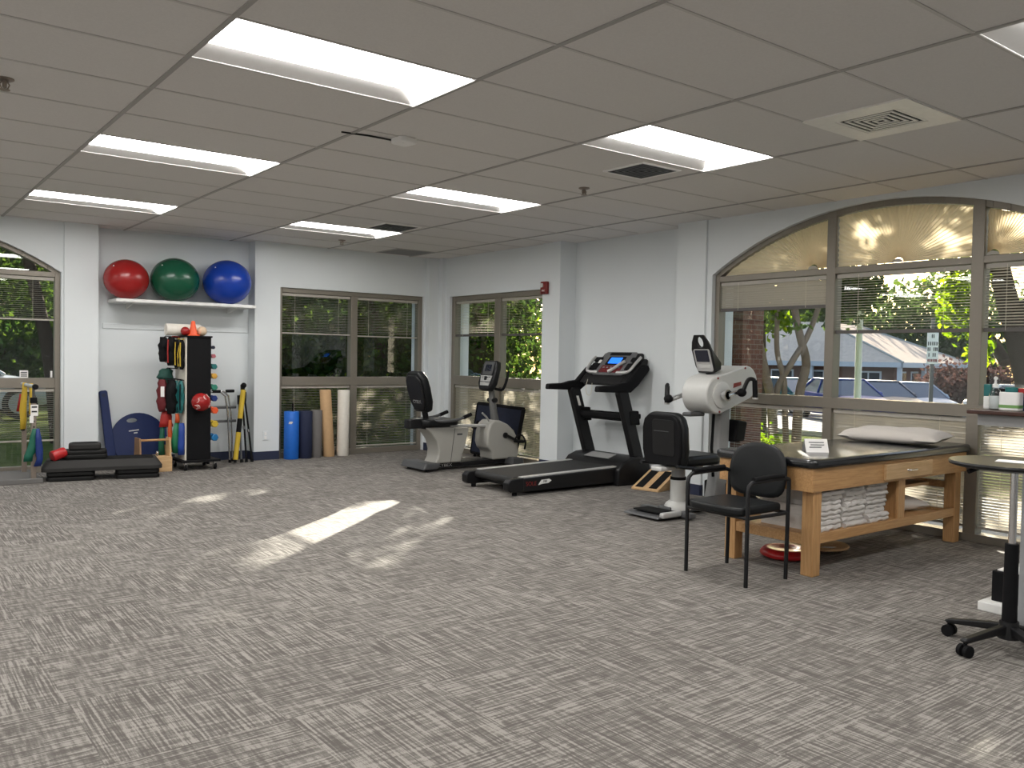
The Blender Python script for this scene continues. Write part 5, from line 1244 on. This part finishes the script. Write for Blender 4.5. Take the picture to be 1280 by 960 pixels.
# ball held on the front of the rack
r = start('medicine_ball', 'red medicine ball with white markings on the front of the black rack', 'ball', (1.825, 5.492, .66))
bm = B(); ball(bm, (1.825, 5.492, .768), .102, n=32); mb_ = W('ball', bm, m_redball, r, smooth=180)
m_fade = mat('faded_white', (.62, .34, .32), .5); rnd = random.Random(4)
for k in range(9):
    a, e = R(rnd.uniform(190, 350)), R(rnd.uniform(-40, 60)); n_ = Vector((cos(a)*cos(e), sin(a)*cos(e), sin(e))); t_ = n_.cross(Vector((0, 0, 1))).normalized(); u_ = n_.cross(t_)
    pts = []; s0 = rnd.uniform(0, 6)
    for q in range(6): w_ = s0+q*.5; v_ = (n_+t_*.26*cos(w_)+u_*.26*sin(w_)).normalized(); pts.append(Vector((1.825, 5.492, .768))+v_*.1025)
    bm = B(); tube(bm, pts, .0055, 5); W('marking', bm, m_fade, mb_)
bm = B(); pts = [(1.825+.09*cos(2*pi*k/24), 5.548, .768+.09*sin(2*pi*k/24)) for k in range(25)]; tube(bm, pts, .007, 6)
for a in (40, 140, 220, 320): tube(bm, [(1.825+.09*cos(R(a)), 5.548, .768+.09*sin(R(a))), (1.825+.09*cos(R(a)), 5.605, .768+.09*sin(R(a)))], .006, 6)
W('holder_ring', bm, m_mblack, r)
# on top of the rack
r = start('foam_roll', 'short cream foam roll lying on top of the black rack', 'foam roll', (1.76, 5.82, 1.503))
bm = B(); lathe(bm, [(.0, -.19), (.062, -.19), (.066, -.185), (.066, .185), (.062, .19), (0, .19)], n=28, M=Matrix.Translation((1.72, 5.80, 1.569)) @ Matrix.Rotation(R(90), 4, 'Y')); W('roll', bm, m_wfoam, r, smooth=40)
r = start('hand_ball', 'small red ball beside the orange cone on the rack', 'ball', (1.70, 5.66, 1.503), 'small balls on top of the rack'); bm = B(); ball(bm, (1.70, 5.66, 1.552), .049, n=24); W('ball', bm, m_redball, r, smooth=180)
r = start('hand_ball', 'small cream ball right of the orange cone on the rack', 'ball', (1.90, 5.70, 1.503), 'small balls on top of the rack'); bm = B(); ball(bm, (1.89, 5.68, 1.557), .054, n=24); W('ball', bm, m_cream, r, smooth=180)
r = start('sport_cone', 'small orange cone on top of the black rack', 'cone', (1.785, 5.64, 1.503))
bm = B(); prism(bm, rrect(.13, .10, .02, cx=1.785, cy=5.655), 1.503, 1.513, 'Z'); W('cone_base', bm, m_orange, r, smooth=40)
bm = B(); lathe(bm, [(.052, 0), (.046, .02), (.030, .09), (.023, .14), (.017, .155), (0, .158)], (1.785, 5.655, 1.512), 24); W('cone_body', bm, m_orange, r, smooth=60)
# hanging cuff weights and bands on the left side of the rack
def peg(z, y, L_, par_name): pass
def cuff(label, c, w, d, h, mt, edge=None, seed=0, tagm=None, grp='cuff weights hanging on the rack'):
    w *= 1.3; d *= 1.2
    r = start('cuff_weight', label, 'cuff weight', c, grp); rnd = random.Random(seed); bm = B(); n = 9; rings = []
    for i in range(n+1):
        z = c[2]+h*.5-h*i/n; k = 1-.45*abs(1-2*i/n)**4; wob = rnd.uniform(-.010, .010)
        m = 10; a_ = w/2*k*(1+.12*sin(i*2.1+seed)); b_ = d/2*k
        rings.append([bm.verts.new((c[0]+wob+a_*cos(2*pi*q/m), c[1]+wob*.6+b_*sin(2*pi*q/m)*(1+.15*cos(3*q+i)), z)) for q in range(m)])
    for a, b in zip(rings, rings[1:]):
        for q in range(10): bm.faces.new((a[q], b[q], b[(q+1) % 10], a[(q+1) % 10]))
    bm.faces.new(rings[0]); bm.faces.new(rings[-1][::-1]); bmesh.ops.recalc_face_normals(bm, faces=bm.faces)
    W('cuff_body', bm, mt, r, smooth=60)
    bm = B(); tube(bm, [(c[0], c[1], c[2]+h*.47), (c[0]+.02, c[1], c[2]+h*.53), (rx0, c[1], c[2]+h*.50)], .006, 6); W('hanging_loop', bm, edge or m_mblack, r)
    if edge:
        bm = B()
        for s in (-1, 1): tube(bm, [(c[0]-w*.40*(1 if s < 0 else .4), c[1]+s*d*.40-.01, c[2]+h*.40), (c[0]-w*.46, c[1]+s*d*.46-.01, c[2]), (c[0]-w*.4, c[1]+s*d*.4-.01, c[2]-h*.40)], .007, 6)
        W('edge_band', bm, edge, r)
    if tagm: bm = B(); box(bm, c[0]-w*.35, c[0]-w*.02, c[1]-d/2-.010, c[1]-d/2-.006, c[2]-.01, c[2]+.105); W('white_label', bm, tagm, r, smooth=0)
    return r
cuff('black cuff weight hanging outermost at the top left of the rack', (1.525, 5.86, 1.345), .085, .10, .28, m_mblack, None, 1)
cuff('black cuff weight with a red strap, second at the top left of the rack', (1.585, 5.80, 1.325), .085, .10, .32, m_mblack, m_bandR, 2)
cuff('black cuff weight nearest the pegboard at the top of the rack', (1.625, 5.90, 1.33), .07, .10, .29, m_mblack, None, 3)
cuff('black and yellow cuff weight on the upper pegboard, left of two', (1.652, 5.80, 1.30), .06, .075, .32, m_mblack, m_yellow, 4)
cuff('black and yellow cuff weight on the upper pegboard, next to the black panel', (1.660, 5.66, 1.29), .05, .075, .33, m_mblack, m_yellow, 5)
cuff('dark green cuff weight hanging in the middle of the rack side', (1.56, 5.90, 1.02), .13, .10, .22, mat('dark_green_fabric', (.008, .06, .045), .7), None, 6)
cuff('maroon cuff weight with a white label, outermost on the rack side', (1.50, 5.80, .83), .09, .11, .36, m_maroon, None, 7, m_paper)
cuff('thick black cuff weight in the middle of the rack side', (1.578, 5.74, .82), .10, .12, .38, m_mblack, None, 8)
cuff('teal cuff weight on the pegboard, left of two', (1.632, 5.74, .82), .06, .09, .36, m_teal, m_mblack, 9)
cuff('teal cuff weight on the pegboard, nearest the black panel', (1.658, 5.66, .82), .05, .09, .36, m_teal, m_mblack, 10)
def band(name, label, pts, w, mt, grp, seed=0, nrm=(0, 1, 0)):
    """an elastic band: a doubled strip hanging along pts"""
    r = start(name, label, 'exercise band', pts[0], grp); rnd = random.Random(seed)
    bm = B()
    for off in (-.011, .011):
        L_ = []
        for i, p in enumerate(pts):
            ww = w*(.55+.45*min(1, i/2))*(1+.15*sin(i*2+seed)); p = Vector(p)+Vector((rnd.uniform(-.004, .004), off, 0))
            L_.append([bm.verts.new(p+Vector((-ww/2, .004*sin(i), 0))), bm.verts.new(p+Vector((0, off*.5, 0))), bm.verts.new(p+Vector((ww/2, -.004*sin(i), 0)))])
        for a, b in zip(L_, L_[1:]):
            for q in (0, 1): bm.faces.new((a[q], a[q+1], b[q+1], b[q]))
    o = W('strip', bm, mt, r, smooth=60); so_ = o.modifiers.new('thick', 'SOLIDIFY'); so_.thickness = .003
    return r
g_ = 'elastic bands hanging on the rack'
band('elastic_band', 'red elastic band hanging widest at the left of the rack', [(1.545, 5.80, .66), (1.54, 5.80, .60), (1.535, 5.80, .54), (1.54, 5.8, .48)], .14, m_bandR, g_, 1)
band('elastic_band', 'long green elastic band at the left edge of the rack', [(1.50, 5.82, .52), (1.50, 5.82, .40), (1.495, 5.82, .30), (1.50, 5.82, .16)], .06, m_bandG, g_, 2)
band('elastic_band', 'dark blue elastic band beside the long green band', [(1.535, 5.83, .50), (1.535, 5.83, .38), (1.54, 5.83, .28)], .045, m_bandB, g_, 3)
band('elastic_band', 'orange red elastic band knotted beside the wooden box', [(1.575, 5.76, .56), (1.57, 5.76, .45), (1.58, 5.76, .33), (1.575, 5.76, .20)], .05, m_bandO, g_, 4)
band('elastic_band', 'thin orange tubing hanging above the wide green and blue bands', [(1.63, 5.70, .63), (1.635, 5.70, .58), (1.63, 5.70, .53)], .05, m_bandO, g_, 7)
band('elastic_band', 'wide green elastic band low on the pegboard side of the rack', [(1.635, 5.72, .54), (1.63, 5.72, .44), (1.625, 5.72, .30), (1.63, 5.72, .19)], .09, mat('green_wide', (.02, .20, .09), .5), g_, 5)
band('elastic_band', 'wide blue elastic band low on the pegboard, next to the black panel', [(1.660, 5.64, .53), (1.665, 5.64, .42), (1.66, 5.64, .28), (1.66, 5.64, .175)], .075, mat('blue_wide', (.015, .055, .30), .5), g_, 6)

# folding walker
r = start('walker', 'folded chrome walking frame standing between the rack and the yellow pole', 'walker', (2.28, 6.10, 0))
for dy, dx in ((0, 0), (.10, .07)):
    y = 6.08+dy
    bm = B(); tube(bm, [(2.10+dx*.1, y, .0), (2.09+dx*.1, y, .45), (2.085+dx*.1, y, .78), (2.10+dx*.1, y, .84), (2.15+dx, y, .855), (2.24+dx, y, .853), (2.30+dx, y, .80), (2.33+dx, y, .60), (2.36+dx, y, .0)], .0125, 10); W('side_frame', bm, m_steel, r)
for z in (.665, .50):
    bm = B(); tube(bm, [(2.10, 6.095, z), (2.44, 6.11, z)], .016, 8); W('cross_bar', bm, m_dgrey, r)
for x, y in ((2.16, 6.08), (2.36, 6.18)):
    bm = B(); tube(bm, [(x-.02, y, .857), (x+.08, y, .857)], .018, 8); W('hand_grip', bm, m_mblack, r)
for x, y in ((2.10, 6.08), (2.36, 6.08), (2.117, 6.18), (2.43, 6.18)):
    bm = B(); cyl(bm, (x, y, 0), (x, y, .035), .018, n=10); W('rubber_tip', bm, m_mblack, r)
r = start('padded_pole', 'yellow and black padded pole leaning beside the second column', 'pole', (2.385, 5.98, 0))
A_, Z_ = Vector((2.375, 5.94, .03)), Vector((2.50, 6.02, .93)); D_ = Z_-A_
bm = B(); tube(bm, [A_-D_*.02, Z_], .017, 10); W('rod', bm, m_mblack, r)
for a, b, mt in ((.02, .38, m_yellow), (.38, .56, m_mblack), (.56, .94, m_yellow)):
    bm = B(); cyl(bm, A_+D_*a, A_+D_*b, .030, n=14); W('foam_sleeve', bm, mt, r)
bm = B(); ball(bm, Z_, .034, n=14); W('end_knob', bm, m_mblack, r)
for k, (xt, xb, h, lab) in enumerate(((2.525, 2.48, .80, 'dark grey walking cane next to the yellow and black pole'), (2.565, 2.54, .93, 'tall black walking pole leaning by the second column, middle'), (2.60, 2.61, .84, 'black walking pole nearest the second column'))):
    r = start('walking_pole', lab, 'walking pole', (xb, 6.05, 0), 'poles leaning beside the second column')
    bm = B(); tube(bm, [(xb, 6.02, .02), ((xt+xb)/2, 6.14, h*.5), (xt, 6.25, h*.88)], .012, 8); W('shaft', bm, m_dgrey if k == 0 else m_mblack, r)
    bm = B(); tube(bm, [(xt, 6.25, h*.86), (xt+.003, 6.262, h)], [.017, .020], 10); W('grip', bm, m_mblack, r)
    bm = B(); cyl(bm, (xb, 6.02, 0), (xb, 6.02, .04), .020, .015, n=10); W('rubber_tip', bm, m_mblack, r)
    bm = B(); cyl(bm, ((xt+xb)/2-.005, 6.12, h*.42), ((xt+xb)/2-.005, 6.135, h*.46), .016, n=10); W('lock_collar', bm, m_steel if k == 2 else m_grey, r)
r = start('outlet_plate', 'small pale outlet plate low on the second column', 'outlet', (2.82, 6.138, .30))
bm = B(); box(bm, 2.785, 2.855, 6.133, 6.141, .245, .355); W('cover_plate', bm, m_wall, r, smooth=0, bevel=.002)
bm = B()
for z in (.275, .325): box(bm, 2.805, 2.835, 6.130, 6.134, z-.018, z+.018)
W('socket', bm, m_refl, r, smooth=0, bevel=.002)

# blue boards and the wooden box
r = start('blue_wobble_board', 'large round royal blue balance board leaning against the wall', 'balance board', (1.28, 6.25, 0))
Mw = basis((1, 0, 0), (0, .26, 1), (1.36, 6.21, .315)) @ Matrix.Rotation(R(6), 4, 'Z')
N = 40; out_ = [(.305*cos(2*pi*k/N), .305*sin(2*pi*k/N)) for k in range(N)]
hol = [(-.045+.058*cos(2*pi*k/N)+.0, .225+.026*sin(2*pi*k/N)) for k in range(N)]
bm = B(); R1 = [[bm.verts.new(Mw @ Vector((u, v, z))) for u, v in P_] for P_, z in ((out_, .014), (out_, -.014), (hol, .014), (hol, -.014))]
for A_, B_ in ((R1[0], R1[1]), (R1[3], R1[2])):
    for k in range(N): bm.faces.new((A_[k], B_[k], B_[(k+1) % N], A_[(k+1) % N]))
for O_, H_ in ((R1[0], R1[2]), (R1[1], R1[3])):
    es = [bm.edges.get((O_[k], O_[(k+1) % N])) for k in range(N)]+[bm.edges.get((H_[k], H_[(k+1) % N])) for k in range(N)]
    bmesh.ops.bridge_loops(bm, edges=es)
bmesh.ops.recalc_face_normals(bm, faces=bm.faces); W('board', bm, m_royal, r, smooth=30, bevel=.004)
bm = B()
for k, (a, b) in enumerate(((-.10, .01), (-.05, -.01))): box(bm, a, b, .10-k*.03, .112-k*.03, .014, .0155, M=Mw)
W('printed_lines', bm, m_lgrey, r, smooth=0)
r = start('foam_beam', 'narrow royal blue foam beam leaning beside the left column', 'foam beam', (.99, 6.15, 0))
A_, Z_ = Vector((1.06, 6.16, .006)), Vector((.985, 6.285, .84)); D_ = (Z_-A_).normalized()
Mx = basis(Vector((1, 0, 0))-D_*D_.x, D_, A_)
bm = B(); prism(bm, [(-.05, .015), (.05, .005), (.045, .86), (.03, .875), (-.025, .875), (-.04, .86)], 0, .05, 'Z', M=Mx); W('beam', bm, m_royal, r, smooth=0, bevel=.008)
bm = B(); M2 = Mx @ Matrix.Translation((0, .82, .05)); lathe(bm, [(.02, 0), (.02, .004), (.012, .004)], n=14, M=M2); W('eyelet', bm, m_navy, r)
r = start('wooden_box', 'small wooden box with raised sides and a dowel handle, left of the rack', 'box', (1.42, 5.72, 0))
bm = B(); box(bm, 1.235, 1.56, 5.63, 5.92, 0, .165); W('box_body', bm, m_wood2, r, smooth=0, bevel=.004)
bm = B(); prism(bm, [(5.65, .16), (5.90, .16), (5.87, .37), (5.68, .37)], 1.225, 1.245, 'X'); W('side_panel', bm, wood_mat('brown_wood', (.20, .11, .055), (.28, .16, .08), .55, 'Z'), r, smooth=0, bevel=.003)
bm = B(); prism(bm, [(5.65, .16), (5.90, .16), (5.87, .37), (5.68, .37)], 1.54, 1.56, 'X'); W('side_panel', bm, m_wood2, r, smooth=0, bevel=.003)
bm = B(); cyl(bm, (1.225, 5.72, .345), (1.56, 5.72, .345), .012, n=10); W('dowel', bm, m_wood, r)
bm = B(); cyl(bm, (1.42, 5.70, .165), (1.42, 5.70, .20), .012, n=10); ball(bm, (1.42, 5.70, .21), .017, n=10); W('knob', bm, m_steel, r)

# aerobic steps
def riser_stack(name_root, M, x0, x1, y0, y1, zs, par):
    for z in zs:
        bm = B(); prism(bm, rrect(x1-x0, y1-y0, .05, cx=(x0+x1)/2, cy=(y0+y1)/2), z, z+.045, 'Z', M=M); W('riser', bm, m_stepd, par, smooth=40, bevel=.012, seg=3)
def platform(M, cx, cy, w, d, z0, z1, par, ins=.05):
    bm = B(); rg = []
    for (s, z) in ((0, z0), (0, z0+.035), (ins*.7, z1-.02), (ins, z1)):
        rg.append([bm.verts.new(M @ Vector((u, v, z))) for u, v in rrect(w-2*s, d-2*s, .06, cx=cx, cy=cy)])
    for a, b in zip(rg, rg[1:]):
        for k in range(len(a)): bm.faces.new((a[k], a[(k+1) % len(a)], b[(k+1) % len(a)], b[k]))
    bm.faces.new(rg[0][::-1]); bm.faces.new(rg[-1]); o = W('platform', bm, m_step, par, smooth=30)
    bm = B(); prism(bm, rrect(w-2*ins-.06, d-2*ins-.05, .04, cx=cx, cy=cy), z1, z1+.006, 'Z', M=M); W('top_mat', bm, m_rubber, o, smooth=30)
Mz = Matrix.Translation((.25, 5.40, 0)) @ Matrix.Rotation(R(-11), 4, 'Z')
r = start('aerobic_step', 'long black and grey aerobic step on double risers at the left', 'aerobic step', (.8, 5.5, 0), 'aerobic steps')
riser_stack('r', Mz, .03, .47, .02, .40, (.0, .05), r); riser_stack('r', Mz, .66, 1.08, .02, .40, (.0, .05), r)
platform(Mz, .545, .21, 1.12, .42, .10, .205, r)
r = start('small_aerobic_step', 'short black aerobic step stacked on top of the long step', 'aerobic step', (.67, 5.55, .21), 'aerobic steps')
Mz2 = Matrix.Translation((.665, 5.56, .211)) @ Matrix.Rotation(R(-11), 4, 'Z')
riser_stack('r', Mz2, -.21, .21, -.13, .13, (0.,), r)
bm = B(); prism(bm, rrect(.41, .25, .05), .045, .085, 'Z', M=Mz2); W('riser', bm, m_stepd, r, smooth=40, bevel=.012, seg=3)
bm = B(); prism(bm, rrect(.30, .20, .05), .085, .155, 'Z', M=Mz2); p_ = W('platform', bm, m_step, r, smooth=40, bevel=.02, seg=3)
bm = B(); prism(bm, rrect(.24, .15, .04), .155, .158, 'Z', M=Mz2); W('top_mat', bm, m_rubber, p_, smooth=30)
r = start('red_foam_roll', 'small red roll lying on the long step, left of the short step', 'foam roll', (.40, 5.50, .21))
bm = B(); lathe(bm, [(.028, -.07), (.050, -.068), (.055, -.06), (.052, .06), (.047, .068), (.022, .07)], n=24, M=Matrix.Translation((.405, 5.475, .268)) @ Matrix.Rotation(R(18), 4, 'Z') @ Matrix.Rotation(R(72), 4, 'Y')); W('roll', bm, m_red, r, smooth=40)

# parallel bar stand at the left edge
r = start('parallel_bars', 'grey parallel bar stand on a low carpeted platform at the left edge', 'parallel bars', (-.4, 5.7, 0))
bm = B(); box(bm, -2.2, .255, 5.38, 6.12, 0, .048); W('platform', bm, m_platform, r, smooth=0, bevel=.006)
for x, y, z in ((.178, 5.44, .845), (.172, 5.98, .845)):
    bm = B(); prism(bm, rrect(.046, .046, .008, cx=x, cy=y), .048, .80, 'Z'); ps = W('post', bm, m_bar, r, smooth=40)
    bm = B(); prism(bm, rrect(.058, .058, .008, cx=x, cy=y), .79, .845, 'Z'); W('clamp_collar', bm, m_mblack, ps, smooth=40, bevel=.004)
    bm = B(); cyl(bm, (x, y, .845), (x, y, .945), .013, n=10); W('inner_post', bm, m_dgrey, ps)
    bm = B()
    for k in range(5): cyl(bm, (x, y-.0245, .50+k*.055), (x, y-.022, .50+k*.055), .008, n=8)
    W('adjusting_holes', bm, m_mblack, ps)
bm = B(); cyl(bm, (.175, 5.33, .955), (.172, 6.10, .955), .019, n=14); W('bar', bm, m_sil, r)
bm = B(); cyl(bm, (.175, 5.30, .955), (.175, 5.345, .955), .026, n=14); W('bar_cap', bm, m_mblack, r)
bm = B(); cyl(bm, (.14, 5.95, .49), (.175, 5.95, .49), .012, n=8); W('lock_pin', bm, m_mblack, r)
for x in (-.9, ):
    for y in (5.44, 5.98):
        bm = B(); prism(bm, rrect(.046, .046, .008, cx=x, cy=y), .048, .93, 'Z'); W('post', bm, m_bar, r, smooth=40)
    bm = B(); cyl(bm, (x, 5.33, .955), (x, 6.10, .955), .019, n=14); W('bar', bm, m_sil, r)
bm = B(); box(bm, .148, .215, 5.414, 5.4165, .665, .775)
W('paper_notice', bm, m_paper, r, smooth=0)
bm = B()
for k in range(2): box(bm, .158, .205, 5.412, 5.4145, .745-k*.045, .760-k*.045)
W('notice_print', bm, m_ink, r, smooth=0)
bm = B(); box(bm, .140, .175, 5.414, 5.4165, .595, .665); W('paper_notice', bm, m_paper, r, smooth=0)
g_ = 'bands tied to the parallel bars'
band('elastic_band', 'yellow elastic band knotted over the bar at the left edge', [(.165, 5.90, .975), (.16, 5.88, .90), (.155, 5.88, .80), (.15, 5.88, .70), (.15, 5.88, .60), (.145, 5.88, .50)], .055, m_bandY, g_, 1)
band('elastic_band', 'second yellow elastic band draped over the bar, on the right', [(.19, 5.72, .975), (.205, 5.72, .88), (.21, 5.72, .78), (.215, 5.72, .66)], .06, m_bandY, g_, 2)
band('elastic_band', 'small red elastic band tied behind the yellow bands', [(.135, 5.92, .86), (.125, 5.92, .78), (.12, 5.92, .68)], .04, m_bandR, g_, 3)
band('elastic_band', 'green elastic band tied around the front bar post', [(.185, 5.40, .54), (.175, 5.40, .46), (.17, 5.40, .36), (.13, 5.395, .28), (.125, 5.40, .22)], .085, m_bandG, g_, 4)
band('elastic_band', 'dark blue elastic band tied around the front bar post', [(.205, 5.385, .54), (.21, 5.385, .44), (.215, 5.38, .34), (.22, 5.38, .24), (.20, 5.38, .17)], .06, m_bandB, g_, 5)
r = start('notice_card', 'small white notice card with dark print stuck on the left window', 'card', (.20, 6.235, 1.05))
bm = B(); box(bm, .165, .245, 6.232, 6.236, 1.015, 1.095); W('card', bm, m_paper, r, smooth=0)
bm = B()
for z in (1.068, 1.048, 1.03): box(bm, .175, .235, 6.2305, 6.2325, z, z+.010)
W('print', bm, m_ink, r, smooth=0)
r = start('notice_strip', 'narrow white strip stuck at the right end of the left window', 'card', (.47, 6.235, 1.04))
bm = B(); box(bm, .455, .475, 6.232, 6.236, 1.02, 1.09); W('card', bm, m_paper, r, smooth=0)

# upright rolls in front of the far window
def roll(label, x, y, rr, h, mt, name='foam_roller', lean=(0, 0)):
    r = start(name, label, 'foam roller', (x, y, 0), 'rolls standing by the far window')
    bm = B(); M = Matrix.Translation((x, y, 0)) @ Matrix(((1, 0, lean[0], 0), (0, 1, lean[1], 0), (0, 0, 1, 0), (0, 0, 0, 1)))
    lathe(bm, [(0, .0), (rr*.94, .0), (rr, .008), (rr, h-.008), (rr*.94, h), (rr*.45, h), (rr*.42, h-.02), (0, h-.02)], n=32, M=M); W('roll', bm, mt, r, smooth=40); return r
r = roll('thick bright blue foam roller standing beside the second column', 3.135, 6.075, .093, .60, m_blue)
bm = B(); tube(bm, [(3.15, 6.075, .58), (3.15, 6.075, .70)], .012, 8); W('inner_rod', bm, m_mblack, r)
bm = B(); M = basis((cos(R(20)), -sin(R(20)), 0), (0, 0, 1), (3.135+.0935*cos(R(240)), 6.075+.0935*sin(R(240)), .46))
prism(bm, [(-.025, -.012), (.012, -.014), (.03, .006), (.02, .018), (-.015, .014)], -.001, .003, 'Z', M=M); W('logo', bm, m_lgrey, r, smooth=0)
roll('dark navy foam roller, second of the upright rolls', 3.325, 6.085, .088, .60, m_navy)
roll('grey foam roller between the navy and the tan rolls', 3.485, 6.10, .070, .605, m_gfoam)
roll('tall tan tube leaning between the grey roller and the white roller', 3.66, 6.10, .074, .865, m_tan, 'cardboard_tube', (-.06, .02))
roll('tall white foam roller, rightmost of the upright rolls', 3.855, 6.10, .078, .86, m_wfoam, lean=(.015, .01))

# fire alarm on the column
r = start('fire_alarm', 'red fire alarm horn with white lettering on the column by the corner window', 'fire alarm', (5.33, 3.76, 2.16))
bm = B(); prism(bm, rrect(.115, .15, .012, cx=3.765, cy=2.16), 5.285, 5.33, 'X'); W('alarm_body', bm, m_alarm, r, smooth=40, bevel=.008)
bm = B(); prism(bm, rrect(.05, .05, .015, cx=3.785, cy=2.19), 5.272, 5.286, 'X'); W('strobe_lens', bm, m_lgrey, r, smooth=40, bevel=.004)
WT('lettering', 'FIRE', .03, m_white, r, (0, -1, 0), (0, 0, 1), (5.2845, 3.765, 2.125))
bm = B()
for k in range(3): box(bm, 5.282, 5.286, 3.725, 3.80, 2.088+k*.009, 2.092+k*.009)
W('horn_slots', bm, m_mblack, r, smooth=0)
